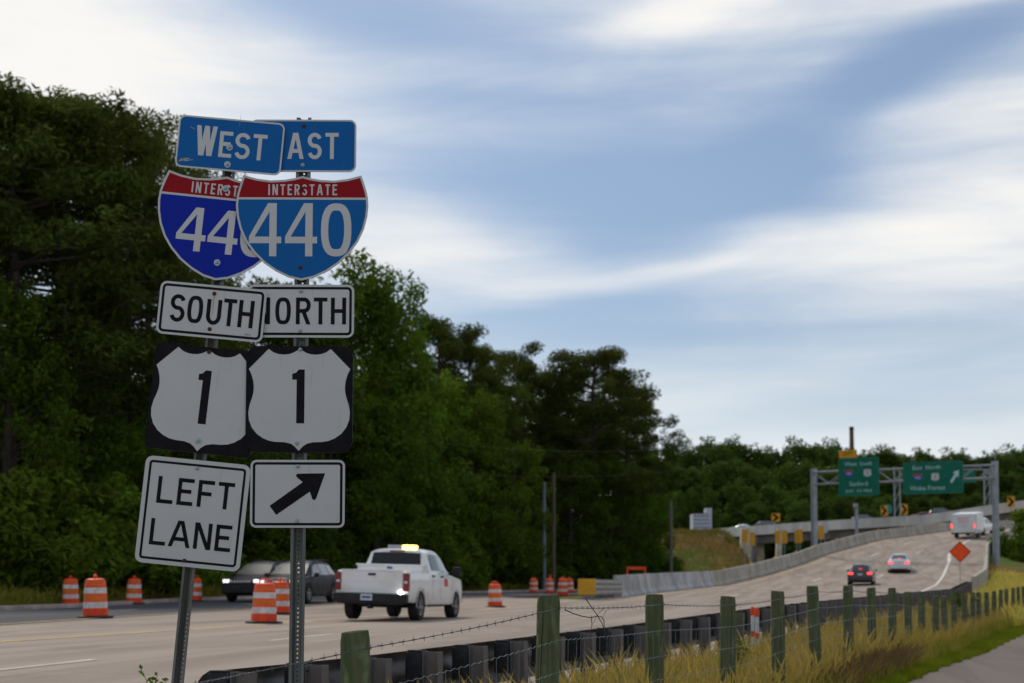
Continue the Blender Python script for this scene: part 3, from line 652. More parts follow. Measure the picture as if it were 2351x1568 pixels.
def interstate(root, label, px, py, Y, rot, blue, white, bolts, nums=((-417, -162), (-132, 121), (151, 391)), nb=648, nh=424, ns=57):
    P = shield(ISH, 419); o = plate(root, 'interstate_shield', label, px, py, Y, rot, P, white)
    I = inset(P, 17 * U); yr = (419 - 177) * U; yb = (419 - 195) * U
    gfx(o, 'red_crown', S_R, lambda m: flat(m, clip(I, 1, yr, False), -.0010))
    gfx(o, 'blue_field', blue, lambda m: flat(m, clip(I, 1, yb, True), -.0010))
    gfx(o, 'lettering', S_W, lambda m: word(m, 'INTERSTATE', -270 * U, 275 * U, (419 - 160) * U, 87 * U, 12.5 * U, -.0014))
    def num(m):
        for ch, (a, b_) in zip('440', nums): glyph(m, ch, a * U, b_ * U, (419 - nb) * U, nh * U, ns * U, -.0014)
    gfx(o, 'numerals', S_W, num)
    for b2 in bolts: bolt(o, *b2)
interstate(A1, 'red and blue Interstate 440 shield, complete', 1207.6, 910.5, YS_, .2, S_B, S_L, [(0, -312, 'rust'), (-8, 318, 'rust')])
interstate(A2, 'deep blue Interstate 440 shield tilted behind the other shield', 885, 911, YS_ + .012, 5.9, S_D, S_L, [(0, -315, 'washer'), (0, 280, 'washer')], ((-349, -115), (-98, 139), (158, 385)), 627, 350, 52)
def us_route(root, label, px, py, Y, rot, r, bolts):
    P = rrect(.6096, .6096, r); o = plate(root, 'us_route_shield', label, px, py, Y, rot, P, S_K)
    Sx = [(x, y) for x, y in shield(USH, 397)]
    gfx(o, 'white_shield', S_W, lambda m: flat(m, Sx, -.0010))
    gfx(o, 'numeral', S_K, lambda m: glyph(m, '1', -57 * U, 41 * U, -190 * U, 425 * U, 63 * U, -.0014))
    for b2 in bolts: bolt(o, *b2)
us_route(A1, 'square black sign with white route 1 shield, upright', 1197, 1597, YS_, .2, .066, [(4, -392), (-14, 346)])
us_route(A2, 'square black sign with white route 1 shield, tilted', 813, 1600, YS_ + .012, 6.2, .033, [(0, -382, 'rust'), (0, 325, 'washer')])
ar = dir_sign(A1, 'white plate with black arrow pointing up to the right', 1190, 1975, YS_, .1, S_W, [], S_K, S_K, [(0, -214), (0, 212)], .537, .386, .034, (18, 38))
AR = [(1135, 535), (1392, 350), (1346, 312), (1339, 300), (1342, 288), (1352, 283), (1567, 280), (1498, 478), (1488, 489), (1476, 488), (1466, 478), (1448, 425), (1187, 607)]
gfx(ar, 'arrow', S_K, lambda m: flat(m, [((x - 1352) * U, (441 - y_) * U) for x, y_ in AR], -.0012))
gfx(ar, 'scratch', sign_face('pale_scuff', (.62, .62, .64)), lambda m: [flat(m, [((x + a) * U, (y_ + b_) * U) for a, b_ in ((0, 0), (2.5, 0), (dx + 2, -l), (dx, -l))], -.0016) for x, y_, dx, l in ((-285, 190, -14, 260), (-190, 130, 3, 40), (-175, 130, 3, 40), (-230, -20, -6, 90), (-80, -120, 40, 90), (105, -10, 2, 140))])
dir_sign(A2, 'tilted white LEFT LANE sign', 771, 2053.6, YS_ + .004, 5.7, S_W,
         [('L', -296, -168, 56 * -1, 211), ('E', -137, -12, -56, 211), ('F', 22, 148, -56, 211), ('T', 178, 306, -56, 211), ('L', -316, -190, 273, 207), ('A', -165, 2, 273, 207), ('N', 30, 166, 273, 207), ('E', 197, 321, 273, 207)],
         S_K, S_K, [(-5, -355), (-24, 373, 'rust')], .6, .61, .042, (32, 51))
def text(parent, name, s, h, m, loc, align='CENTER', sx=1.0):
    """small print in the built-in font, as a mesh facing -Y"""
    cu = bpy.data.curves.new(name, 'FONT'); cu.body = s; cu.size = h * 1.4; cu.align_x = align; cu.align_y = 'CENTER'; cu.resolution_u = 2
    t = bpy.data.objects.new('tmp', cu); COL.objects.link(t); bpy.context.view_layer.update()
    me = bpy.data.meshes.new_from_object(t.evaluated_get(bpy.context.evaluated_depsgraph_get())); bpy.data.objects.remove(t); me.materials.clear(); me.materials.append(m)
    me.transform(Matrix.Rotation(R(90), 4, 'X') @ Matrix.Diagonal((sx, 1, 1, 1))); o = link(name, me, parent); o.location = loc; return o
text(so, 'small_print', 'M3-3', .011, S_K, (300 * U, -.0012, -157 * U))

# ---------------------------------------------------------------- vehicles
def paint(name, c, rough=.32, coat=.6, var=.12): return mat(name, c, rough, var=var, scale=2.5, coat=coat, spec=.5 if coat > .1 else .22)
P_WHITE = mat('white_truck_paint', (.74, .74, .75), .35, coat=.5, col2=(.62, .59, .54), scale=1.6, stretch=(1, 1, 2), lo=.45, hi=.75)
P_GREY = paint('dark_grey_paint', (.006, .007, .014), .45, .05); P_BLACK = paint('black_paint', (.012, .012, .016), .2); P_SILVER = paint('pale_silver_paint', (.62, .64, .68), .3)
P_BLUE = paint('dull_blue_paint', (.03, .04, .10), .3); P_REDC = paint('dark_red_paint', (.12, .012, .025), .3)
M_GLASS = mat('dark_window_glass', (.008, .010, .013), .1, spec=.3); M_GLASSC = mat('sky_reflecting_glass', (.03, .045, .05), .04, spec=1.0, coat=.6)
M_GLASSW = mat('hazy_windshield', (.014, .026, .030), .4, spec=.22); M_TYR = mat('tyre_rubber', (.018, .017, .017), .85, var=.4, scale=12); M_RIM = mat('steel_rim', (.28, .28, .29), .4, metal=.7, var=.3)
M_PLAS = mat('black_plastic', (.016, .016, .019), .6, var=.3, scale=6); M_CHROME = mat('chrome', (.6, .6, .62), .15, metal=1.0)
M_TAIL = mat('tail_lamp_red', (.20, .003, .008), .3, coat=.2); M_BRAKE = mat('lit_brake_lamp', (1, .05, .04), .4, emit=1.5, emitcol=(1, .06, .05))
M_AMBER = mat('lit_amber_beacon', (1, .65, .08), .4, emit=5, emitcol=(1, .62, .10)); M_HEAD = mat('lit_head_lamp', (1, .98, .95), .3, emit=.9, emitcol=(.95, .9, 1))
M_LAMPW = mat('lit_white_lamp', (1, 1, .9), .3, emit=12, emitcol=(1, 1, .85)); M_PLATE = mat('licence_plate', (.55, .57, .62), .5)
M_REDTXT = mat('red_print', (.55, .05, .04), .5); M_BLUTXT = mat('blue_print', (.05, .10, .35), .5)
class Loft:
    def __init__(s, keys, axles, Rw, bed=None, L=4.7):
        s.k = keys; s.ax = axles; s.Rw = Rw; s.bed = bed; s.L = L
        ss = set(k_[0] for k_ in keys)
        for a in axles: ss |= set(a + Rw * math.sin(R(t)) for t in range(-90, 91, 15)) | {a - Rw - .012, a + Rw + .012}
        ss |= set(np.linspace(0, L, 26)); s.ss = sorted(x for x in ss if 0 <= x <= L)
    def row(s, p):
        xs = [k_[0] for k_ in s.k]; g = [float(np.interp(p, xs, [k_[i] for k_ in s.k])) for i in range(1, 6)]; zb, w_, belt, roof, wr = g
        z0 = zb
        for a in s.ax:
            if abs(p - a) < s.Rw: z0 = max(z0, s.Rw * .92 + math.sqrt(s.Rw ** 2 - (p - a) ** 2) - .05)
        mid = max(z0 + .12, zb + (belt - zb) * .52)
        rows = [(0, z0), (w_ * .96, z0), (w_ * .99, z0 + .05), (w_, mid), (w_ * .985, max(mid + .04, belt - .12)), (w_ * .96, belt)]
        if s.bed and s.bed[0] <= p <= s.bed[1]: rows += [(w_ - .03, belt + .01), (w_ - .11, belt + .01), (w_ - .13, .78), (0, .78)]
        else: rows += [(wr, roof - .06), (wr * .86, roof - .005), (wr * .5, roof + .018), (0, roof + .025)]
        return rows
    def P(s, p, r, side=1):
        q_ = s.row(p); i = min(len(q_) - 2, int(r)); t = r - i; a, b_ = q_[i], q_[i + 1]
        return Vector((side * (a[0] + (b_[0] - a[0]) * t), p - s.L / 2, a[1] + (b_[1] - a[1]) * t))
    def body(s):
        b = MB(); n = 18; V_ = []
        for p in s.ss:
            q_ = s.row(p); V_ += [(x, p - s.L / 2, z) for x, z in q_] + [(-x, p - s.L / 2, z) for x, z in q_[-2:0:-1]]
        fs = [(i * n + j, i * n + (j + 1) % n, (i + 1) * n + (j + 1) % n, (i + 1) * n + j) for i in range(len(s.ss) - 1) for j in range(n)]
        m = len(s.ss) - 1; return b.add(V_, fs + [tuple(range(n))[::-1], tuple(range(m * n, m * n + n))])
    def patch(s, s0, s1, r0, r1, off=.006, side=1, n=6, s0b=None, s1b=None):
        """a sheet lying on the body, off metres proud; s0b, s1b: its ends at row r1"""
        s0b = s0 if s0b is None else s0b; s1b = s1 if s1b is None else s1b; g = []
        for j in range(n + 1):
            v = j / n; a = s0 + (s0b - s0) * v; c = s1 + (s1b - s1) * v
            g.append([s.P(a + (c - a) * i / n, r0 + (r1 - r0) * v, side) for i in range(n + 1)])
        out = []
        for j in range(n + 1):
            for i in range(n + 1):
                du = g[j][min(i + 1, n)] - g[j][max(i - 1, 0)]; dv = g[min(j + 1, n)][i] - g[max(j - 1, 0)][i]
                nn = du.cross(dv); nn = nn.normalized() if nn.length > 1e-9 else Vector((0, 0, 1))
                if nn.x * side < 0 or (abs(nn.x) < .2 and nn.z < 0): nn = -nn
                out.append(g[j][i] + nn * off)
        c = n + 1; return MB().add(out, [(j * c + i, j * c + i + 1, j * c + c + i + 1, j * c + c + i) for j in range(n) for i in range(n)])
    def across(s, s0, s1, half0, half1, off=.008, n=6, lo=6.0):
        """front or rear glass: from belt height at s0 to the roof at s1, spanning the body"""
        V_ = []
        for j in range(n + 1):
            t = j / n; p = s0 + (s1 - s0) * t; z = s.P(p, 9).z; hw = half0 + (half1 - half0) * t
            for i in range(n + 1): u = -1 + 2 * i / n; V_.append((u * hw, p - s.L / 2, z - .02 * u * u))
        d_ = Vector((0, -(V_[-1][2] - V_[0][2]), V_[-1][1] - V_[0][1])).normalized(); d_ = d_ if d_.z > 0 else -d_; c = n + 1
        return MB().add([Vector(v) + d_ * off for v in V_], [(j * c + i, j * c + i + 1, j * c + c + i + 1, j * c + c + i) for j in range(n) for i in range(n)])
def wheel(root, x, y, r, wd):
    M = Matrix.Rotation(R(90), 3, 'Y') if x > 0 else Matrix.Rotation(R(-90), 3, 'Y')
    b = MB().lathe([(r * .62, -wd / 2), (r * .9, -wd / 2), (r, -wd / 2 + .035), (r, wd / 2 - .035), (r * .93, wd / 2), (r * .64, wd / 2), (r * .6, wd / 2 - .03)], (0, 0, 0), 24, M)
    o = b.build('wheel', M_TYR, root, smooth=40); o.location = (x, y, r)
    k_ = MB().lathe([(r * .63, 0), (r * .63, wd / 2 - .012), (r * .56, wd / 2 - .02), (r * .5, wd / 2 - .06), (r * .2, wd / 2 - .05), (r * .16, wd / 2 - .015)], (0, 0, 0), 20, M)
    for i in range(5):
        a = i * 1.2566; v = Vector((math.cos(a), math.sin(a), 0)); k_.add([M @ (v * rr + Vector((-v.y, v.x, 0)) * e + Vector((0, 0, wd / 2 - dz))) for rr, e, dz in ((r * .12, .03, .02), (r * .58, .035, .022), (r * .58, -.035, .022), (r * .12, -.03, .02))], [(0, 1, 2, 3)])
    k_.build('rim', M_RIM, o, smooth=40)
def bx(root, name, c, d_, m, bev=.0, rot=None, smooth=None): return MB().box(c, d_, rot, bev=bev).build(name, m, root, smooth)

def pickup(label, lit=True):
    L = 5.85; root = empty('pickup_truck', label=label, cat='truck')
    K_ = [(0, .52, .965, 1.27, 1.29, .86), (.07, .5, .97, 1.27, 1.29, .86), (1.98, .42, 1.0, 1.27, 1.29, .86), (2.0, .42, 1.0, 1.27, 1.36, .84), (2.08, .42, 1.0, 1.27, 1.62, .80), (2.16, .42, 1.0, 1.27, 1.86, .74), (2.6, .42, 1.0, 1.27, 1.91, .74), (3.35, .42, 1.0, 1.26, 1.9, .74),
          (3.75, .42, 1.0, 1.25, 1.75, .77), (4.42, .42, 1.0, 1.22, 1.29, .86), (4.6, .44, 1.0, 1.2, 1.245, .84), (5.55, .46, .98, 1.12, 1.16, .8), (5.78, .48, .92, .98, 1.05, .74), (5.85, .5, .86, .9, .95, .7)]
    f = Loft(K_, (1.15, 4.88), .44, (.075, 1.975), L); f.body().build('body', P_WHITE, root, smooth=32)
    for s_ in (1, -1):
        f.patch(2.28, 2.98, 5.12, 5.88, .008, s_, s0b=2.42, s1b=3.0).build('rear_side_window', M_GLASS, root); f.patch(3.1, 4.2, 5.12, 5.88, .008, s_, s0b=3.12, s1b=3.62).build('side_window', M_GLASSC, root)
        for p in (2.2, 3.04, 4.28): f.patch(p, p + .014, 1.5, 5.9, .004, s_, s0b=p + (.1 if p < 3 else -.0), s1b=p + (.114 if p < 3 else .014)).build('door_gap', M_PLAS, root)
        for p in (2.34, 3.22): bx(root, 'door_handle', f.P(p, 4.35, s_) + Vector((s_ * .015, 0, 0)), (.04, .2, .045), M_PLAS, .01)
        m = MB().box((s_ * 1.16, 4.15 - L / 2, 1.34), (.24, .1, .27), bev=.04).box((s_ * 1.02, 4.15 - L / 2, 1.27), (.16, .06, .05)); m.build('mirror', M_PLAS, root)
        for p in (1.15, 4.88):
            a = MB(); r0, r1 = .455, .50
            a.add([(s_ * (1.008), p - L / 2 + rr * math.sin(R(t)), .40 + rr * math.cos(R(t))) for t in range(-95, 96, 10) for rr in (r0, r1)], [(2 * i, 2 * i + 1, 2 * i + 3, 2 * i + 2) for i in range(19)]); a.build('wheel_arch', P_WHITE, root)
        t = bx(root, 'tail_lamp', (s_ * .905, -L / 2 + .03, 1.0), (.15, .13, .46), M_TAIL, .025); bx(t, 'reverse_lamp', (s_ * .9, -L / 2 - .037, 1.0), (.09, .014, .06), M_PLATE)
        bx(root, 'head_lamp', (s_ * .74, L / 2 - .1, .93), (.34, .12, .16), M_LAMPW if 0 else M_PLATE, .03)
        for p in (1.15, 4.88): wheel(root, s_ * .86, p - L / 2, .40, .27)
    f.across(2.02, 2.135, .70, .66, .012).build('rear_window', M_GLASS, root); f.across(4.36, 3.5, .74, .66, .01).build('windshield', M_GLASSC, root)
    tg = bx(root, 'tailgate', (0, -L / 2 - .012, .985), (1.63, .05, .57), P_WHITE, .02)
    bx(tg, 'handle', (.0, -L / 2 - .042, 1.185), (.2, .02, .06), M_PLAS, .008); bx(tg, 'crease', (0, -L / 2 - .038, 1.02), (1.5, .012, .02), P_WHITE, .005); bx(tg, 'crease', (0, -L / 2 - .038, .82), (1.5, .012, .02), P_WHITE, .005)
    bx(tg, 'tailgate_lip', (0, -L / 2 + .0, 1.285), (1.66, .09, .03), P_WHITE, .01)
    bu = bx(root, 'rear_bumper', (0, -L / 2 - .08, .58), (1.96, .24, .24), M_PLAS, .05); bx(bu, 'step_pad', (0, -L / 2 - .1, .45), (1.7, .14, .05), M_PLAS, .01)
    pl = bx(root, 'licence_plate', (-.08, -L / 2 - .206, .60), (.31, .008, .16), M_PLATE); bx(pl, 'plate_print', (-.08, -L / 2 - .212, .60), (.24, .003, .06), M_BLUTXT)
    if lit: MB().lathe([(.045, 0), (.045, .02), (.02, .035)], (.78, -L / 2 - .06, .73), 14, Matrix.Rotation(R(90), 3, 'X')).build('warning_lamp', M_LAMPW, root)
    bx(root, 'chassis', (0, 0, .42), (1.0, 5.0, .16), M_PLAS, .03); bx(root, 'rear_axle', (0, 1.15 - L / 2, .4), (1.5, .14, .14), M_PLAS, .04); bx(root, 'hitch', (0, -L / 2 - .1, .36), (.08, .3, .1), M_PLAS)
    bx(root, 'front_bumper', (0, L / 2 - .02, .6), (1.8, .2, .28), M_PLAS, .05)
    bx(root, 'third_brake_lamp', (0, 2.15 - L / 2, 1.84), (.42, .05, .035), M_TAIL, .008)
    if lit:
        tb = bx(root, 'tool_box', (0, 1.72 - L / 2, 1.32), (1.8, .46, .24), P_WHITE, .03); bx(tb, 'lid_rim', (0, 1.72 - L / 2, 1.455), (1.86, .52, .045), P_WHITE, .01); bx(tb, 'latch', (.0, 1.485 - L / 2, 1.38), (.14, .015, .06), M_BLUTXT)
        lb = bx(root, 'light_bar', (-.22, 2.75 - L / 2, 1.98), (.42, .2, .085), mat('beacon_lens', (.35, .33, .36), .3), .02); bx(lb, 'amber_beacon', (.18, 2.75 - L / 2, 1.98), (.38, .22, .085), M_AMBER, .02); bx(lb, 'mount', (0, 2.75 - L / 2, 1.93), (.8, .1, .02), M_PLAS)
        f.patch(3.45, 3.85, 3.25, 4.0, .007, 1).build('door_logo', M_REDTXT, root)
    return root
def place(o, p, heading, roll=0.0, pitch=0.0): o.location = p; o.rotation_mode = 'YXZ'; o.rotation_euler = (pitch, roll, -heading); return o

def suv(label, col, head=True):
    L = 4.62; root = empty('suv', label=label, cat='car')
    K_ = [(0, .42, .78, .75, .8, .6), (.06, .38, .86, .98, 1.02, .72), (.14, .34, .9, 1.06, 1.1, .72), (.34, .3, .93, 1.08, 1.4, .66), (.62, .28, .93, 1.07, 1.62, .6), (1.2, .26, .93, 1.05, 1.67, .6), (2.2, .26, .93, 1.03, 1.66, .6), (2.75, .26, .93, 1.02, 1.52, .63), (3.5, .26, .93, 1.0, 1.07, .74), (3.6, .28, .93, .99, 1.05, .74), (4.35, .32, .9, .93, .97, .68), (4.52, .36, .84, .82, .88, .6), (4.62, .42, .74, .7, .74, .52)]
    f = Loft(K_, (.86, 3.6), .40, None, L); f.body().build('body', col, root, smooth=35)
    for s_ in (1, -1):
        f.patch(.5, 1.15, 5.15, 5.85, .008, s_, s0b=.72).build('rear_quarter_window', M_GLASSC, root); f.patch(1.22, 2.02, 5.12, 5.88, .008, s_).build('rear_side_window', M_GLASSC, root); f.patch(2.1, 3.2, 5.12, 5.88, .008, s_, s1b=2.6).build('side_window', M_GLASSC, root)
        f.patch(.7, 3.9, 1.2, 2.6, .006, s_).build('sill_cladding', M_PLAS, root)
        bx(root, 'mirror', (s_ * 1.03, 3.05 - L / 2, 1.1), (.2, .1, .16), M_PLAS, .03)
        h = bx(root, 'head_lamp', (s_ * .66, L / 2 - .1, .845), (.28, .1, .13), M_HEAD if head else M_GLASSC, .03); bx(root, 'tail_lamp', (s_ * .74, -L / 2 + .1, .95), (.22, .1, .18), M_TAIL if head else M_BRAKE, .02)
        bx(root, 'fog_lamp', (s_ * .68, L / 2 - .03, .5), (.16, .06, .06), M_CHROME, .01); bx(root, 'roof_rail', (s_ * .56, 1.35 - L / 2, 1.71), (.04, 1.6, .04), M_PLAS, .01)
        for p in (.86, 3.6): wheel(root, s_ * .82, p - L / 2, .365, .24)
    f.across(.36, .6, .66, .55, .01).build('rear_window', M_GLASS, root); f.across(3.45, 2.5, .72, .56, .01).build('windshield', M_GLASSW, root)
    bx(root, 'front_bumper', (0, L / 2 - .05, .5), (1.6, .2, .3), M_PLAS, .06); g = bx(root, 'grille', (0, L / 2 - .05, .83), (.98, .1, .12), M_PLAS, .02)
    for i in range(7): bx(g, 'grille_slot', ((i - 3) * .13, L / 2 + .006, .83), (.07, .02, .1), M_CHROME, .008)
    bx(root, 'underbody', (0, 0, .32), (1.3, 4.0, .14), M_PLAS); bx(root, 'rear_bumper', (0, -L / 2 + .03, .5), (1.66, .16, .25), M_PLAS, .04)
    return root
def sedan(label, col, lit=True, glass=None):
    L = 4.8; root = empty('sedan', label=label, cat='car')
    K_ = [(0, .42, .74, .62, .66, .56), (.05, .34, .83, .82, .86, .64), (.1, .3, .86, .98, 1.06, .68), (.55, .24, .89, .97, 1.08, .7), (.72, .22, .9, .96, 1.1, .68), (1.35, .2, .91, .95, 1.42, .56), (1.9, .2, .91, .94, 1.46, .56), (2.5, .2, .91, .93, 1.42, .57), (3.45, .2, .91, .92, 1.0, .72), (4.4, .26, .88, .8, .86, .66), (4.7, .32, .78, .68, .72, .56), (4.8, .4, .66, .58, .62, .48)]
    f = Loft(K_, (.98, 3.75), .35, None, L); f.body().build('body', col, root, smooth=35); g_ = glass or M_GLASS
    for s_ in (1, -1):
        f.patch(1.2, 2.0, 5.15, 5.85, .008, s_, s0b=1.45).build('rear_side_window', g_, root); f.patch(2.06, 3.1, 5.15, 5.85, .008, s_, s1b=2.6).build('side_window', g_, root); bx(root, 'mirror', (s_ * .98, 2.95 - L / 2, .99), (.18, .08, .13), col, .03)
        bx(root, 'tail_lamp', (s_ * .64, -L / 2 + .075, .86), (.34, .1, .16), M_BRAKE if lit else M_TAIL, .03); bx(root, 'head_lamp', (s_ * .6, L / 2 - .16, .66), (.3, .2, .12), M_GLASSC, .03)
        for p in (.98, 3.75): wheel(root, s_ * .79, p - L / 2, .325, .22)
    f.across(.74, 1.32, .62, .52, .01).build('rear_window', g_, root); f.across(3.4, 2.55, .7, .53, .01).build('windshield', g_, root)
    if lit: bx(root, 'high_brake_lamp', (0, .80 - L / 2, 1.14), (.26, .05, .09), M_BRAKE, .02)
    bx(root, 'licence_plate', (0, -L / 2 + .03, .78), (.32, .03, .15), M_PLATE); bx(root, 'rear_bumper', (0, -L / 2 + .02, .5), (1.55, .12, .26), col, .05); bx(root, 'bumper_insert', (0, -L / 2 + .0, .36), (1.3, .1, .1), M_PLAS, .02); bx(root, 'underbody', (0, 0, .26), (1.3, 4.2, .12), M_PLAS)
    return root
tr = pickup('white pickup with lit amber roof light bar and white tool box in its bed')
pr = Vector((-3.36, 37.5, 0)); u_ = Vector((math.sin(R(12)), math.cos(R(12)), 0)); ctr = pr + u_ * (5.85 / 2 - 1.15)
place(tr, (ctr.x, ctr.y, road_z(ctr.x, ctr.y) + .004), R(12), R(1.6), R(-.3))
P_ = at(552, 1387, 57.5); h0 = R(180 + 13)
s1 = suv('dark grey suv with lit headlamps coming past the orange drums', P_GREY); place(s1, (P_.x + 2.3 * math.sin(R(13)) , P_.y + 2.3 * math.cos(R(13)), z_left(58) + .012), h0)
P_ = at(634, 1389, 54); s2 = suv('dark suv with pale side windows, partly behind the upright sign post', P_GREY, True); place(s2, (P_.x + 2.3 * math.sin(R(13)), P_.y + 2.3 * math.cos(R(13)), z_left(56) + .012), h0)
def road_head(x, Y): return math.atan2((yellow_x(Y + 6) + guard_x(Y + 6)) - (yellow_x(Y - 6) + guard_x(Y - 6)), 24)
def on_road(o, px, py, dh=0.0, L=4.8):
    p = hit(px, py, road_z, 60); h = road_head(p.x, p.y) + dh; c = p + Vector((math.sin(h), math.cos(h), 0)) * (L / 2)
    z0, z1 = road_z(c.x - math.sin(h) * 2, c.y - math.cos(h) * 2), road_z(c.x + math.sin(h) * 2, c.y + math.cos(h) * 2)
    return place(o, (c.x, c.y, (z0 + z1) / 2 + .005), h, 0, math.atan2(z1 - z0, 4))
on_road(sedan('black sedan with glowing brake lamps climbing the ramp', P_BLACK), 1975, 1345, R(-6))
on_road(sedan('pale silver sedan with glowing brake lamps ahead of the black one', P_SILVER, True, M_GLASSC), 2064, 1317, R(-6))
# enclosed trailer and the truck that tows it
tl = empty('cargo_trailer', label='white enclosed cargo trailer with red lamps towed up the ramp', cat='trailer'); TL = 5.6
M_TRW = mat('white_trailer_skin', (.72, .73, .75), .4, var=.12, scale=2)
bx(tl, 'body', (0, 0, 1.62), (2.5, TL, 2.1), M_TRW, .06); bx(tl, 'roof', (0, 0, 2.69), (2.46, TL - .06, .06), M_TRW, .02)
fr = bx(tl, 'rear_frame', (0, -TL / 2 - .02, .62), (2.5, .08, .14), M_PLAS, .01); dr = bx(tl, 'rear_door', (0, -TL / 2 - .015, 1.66), (2.22, .05, 1.86), M_TRW, .015)
for i in range(6): bx(dr, 'door_print', (random.uniform(-.1, .1), -TL / 2 - .044, 2.3 - i * .2), (1.3 - .12 * (i % 3), .006, .05), M_REDTXT if i < 3 else mat('faded_blue_print', (.45, .47, .56), .5))
for s_ in (-1, 1):
    bx(tl, 'tail_lamp', (s_ * 1.2, -TL / 2 - .04, 1.42), (.14, .05, .42), M_BRAKE, .02)
    w_ = bx(tl, 'wheel_fender', (s_ * 1.22, -.3, .78), (.1, 1.9, .1), M_PLAS, .02)
    for y_ in (-.75, .15): wheel(tl, s_ * 1.12, y_, .34, .2)
MB().prism([(-TL / 2 + .1, .7), (-TL / 2 + .7, .7), (-TL / 2 + 1.0, 2.6), (-TL / 2 + .35, 2.6)], (1.256, 0, 0), (0, 1, 0), (0, 0, 1), (.004, 0, 0)).build('side_graphic', mat('olive_graphic', (.30, .30, .06), .5), tl)
MB().tube([(-.7, TL / 2, .55), (0, TL / 2 + 1.1, .5), (.7, TL / 2, .55)], .05, 8).build('drawbar', M_PLAS, tl)
on_road(tl, 2212, 1238, R(-4), TL)
pt = pickup('white pickup towing the enclosed trailer', False)
h = -tl.rotation_euler.z; c = tl.location + Vector((math.sin(h), math.cos(h), 0)) * (TL / 2 + 1.0 + 2.95)
h2 = h + R(5); place(pt, (c.x + .2, c.y, road_z(c.x, c.y) + .01), h2, 0, tl.rotation_euler.x)

# ---------------------------------------------------------------- traffic drums
M_OR = mat('orange_drum_plastic', (.85, .062, .006), .5, var=.25, scale=6); M_ORD = mat('orange_reflective_band', (.72, .13, .010), .45, var=.2, scale=20); M_WB = mat('white_reflective_band', (.66, .64, .66), .45, col2=(.5, .46, .44), scale=8)
def drum():
    root = empty('traffic_drum', cat='traffic drum', group='orange and white traffic drums')
    MB().lathe([(.42, 0), (.43, .015), (.42, .045), (.31, .06)], (0, 0, 0), 8).build('rubber_base', M_PLAS, root)
    MB().lathe([(.295, .05), (.29, .22), (.278, .225), (.272, .40), (.266, .405), (.262, .58), (.256, .585), (.25, .76), (.24, .765), (.235, .86), (.215, .905), (.16, .93), (.1, .93)], (0, 0, 0), 28).build('body', M_OR, root, smooth=30)
    for z0, z1, r0, m in ((.235, .375, .280, M_WB), (.40, .56, .270, M_ORD), (.575, .715, .262, M_WB), (.74, .85, .245, M_ORD)):
        b = MB(); n = 28; b.add([(rr * math.cos(6.2832 * j / n), rr * math.sin(6.2832 * j / n), z) for z, rr in ((z0, r0), (z1, r0 - .004)) for j in range(n)], [(j, (j + 1) % n, n + (j + 1) % n, n + j) for j in range(n)]); b.build('white_stripe' if m is M_WB else 'orange_stripe', m, root, smooth=30)
    MB().tube([(-.12, 0, .92), (-.12, 0, .99), (-.06, 0, 1.01), (.06, 0, 1.01), (.12, 0, .99), (.12, 0, .92)], .022, 8).build('handle', M_OR, root, smooth=60)
    return root
D0 = drum()
DR = [(219, 1421, 35.1, 'dusty traffic drum on the concrete beside the yellow edge line, left of both sign posts'), (606, 1426, 34, 'traffic drum between the two sign posts, in front of another drum'), (643, 1402, 41.9, 'traffic drum half hidden behind another drum beside the upright sign post'),
      (162, 1393, 51.8, 'bright traffic drum by the kerb under the shrubs, left of the dusty drum'), (307, 1390, 54.4, 'traffic drum by the kerb between the dusty drum and the leaning sign post'), (447, 1388, 59, 'traffic drum mostly hidden behind the leaning sign post'),
      (1137, 1380, 59.4, 'traffic drum standing alone just ahead of the white pickup'), (1225, 1363, 96, 'small far traffic drum between the lone drum and the one with a cone'), (1262, 1363, 94, 'far traffic drum with an orange cone behind it'),
      (1292, 1366, 80, 'traffic drum overlapping another near the yellow crash cushion'), (1308, 1361, 100, 'far traffic drum half hidden behind another near the yellow crash cushion')]
for i, (px, py, Y, lab) in enumerate(DR):
    o = D0 if i == 0 else dup(D0); p = at(px, py, Y); z = max(road_z(p.x, Y) if p.x > lr_x(Y) and Y < 76 else z_left(Y) + .01, ground(p.x, Y))
    o.location = (p.x, Y, z); o.rotation_euler = (random.uniform(-.02, .02), random.uniform(-.02, .02), random.uniform(0, 3)); o['label'] = lab; o.scale = (1.04,) * 3
cn = empty('traffic_cone', at(1263, 1361, 98), label='orange cone with pale collar standing behind a far drum', cat='cone'); cn.location.z = ground(cn.location.x, 98) + .02
MB().box((0, 0, .03), (.5, .5, .06), bev=.01).build('base', M_PLAS, cn); MB().lathe([(.2, .05), (.05, 1.3), (.03, 1.34)], (0, 0, 0), 16).build('body', M_OR, cn, 60); MB().lathe([(.128, .6), (.094, .85)], (0, 0, 0), 16).build('collar', M_WB, cn)

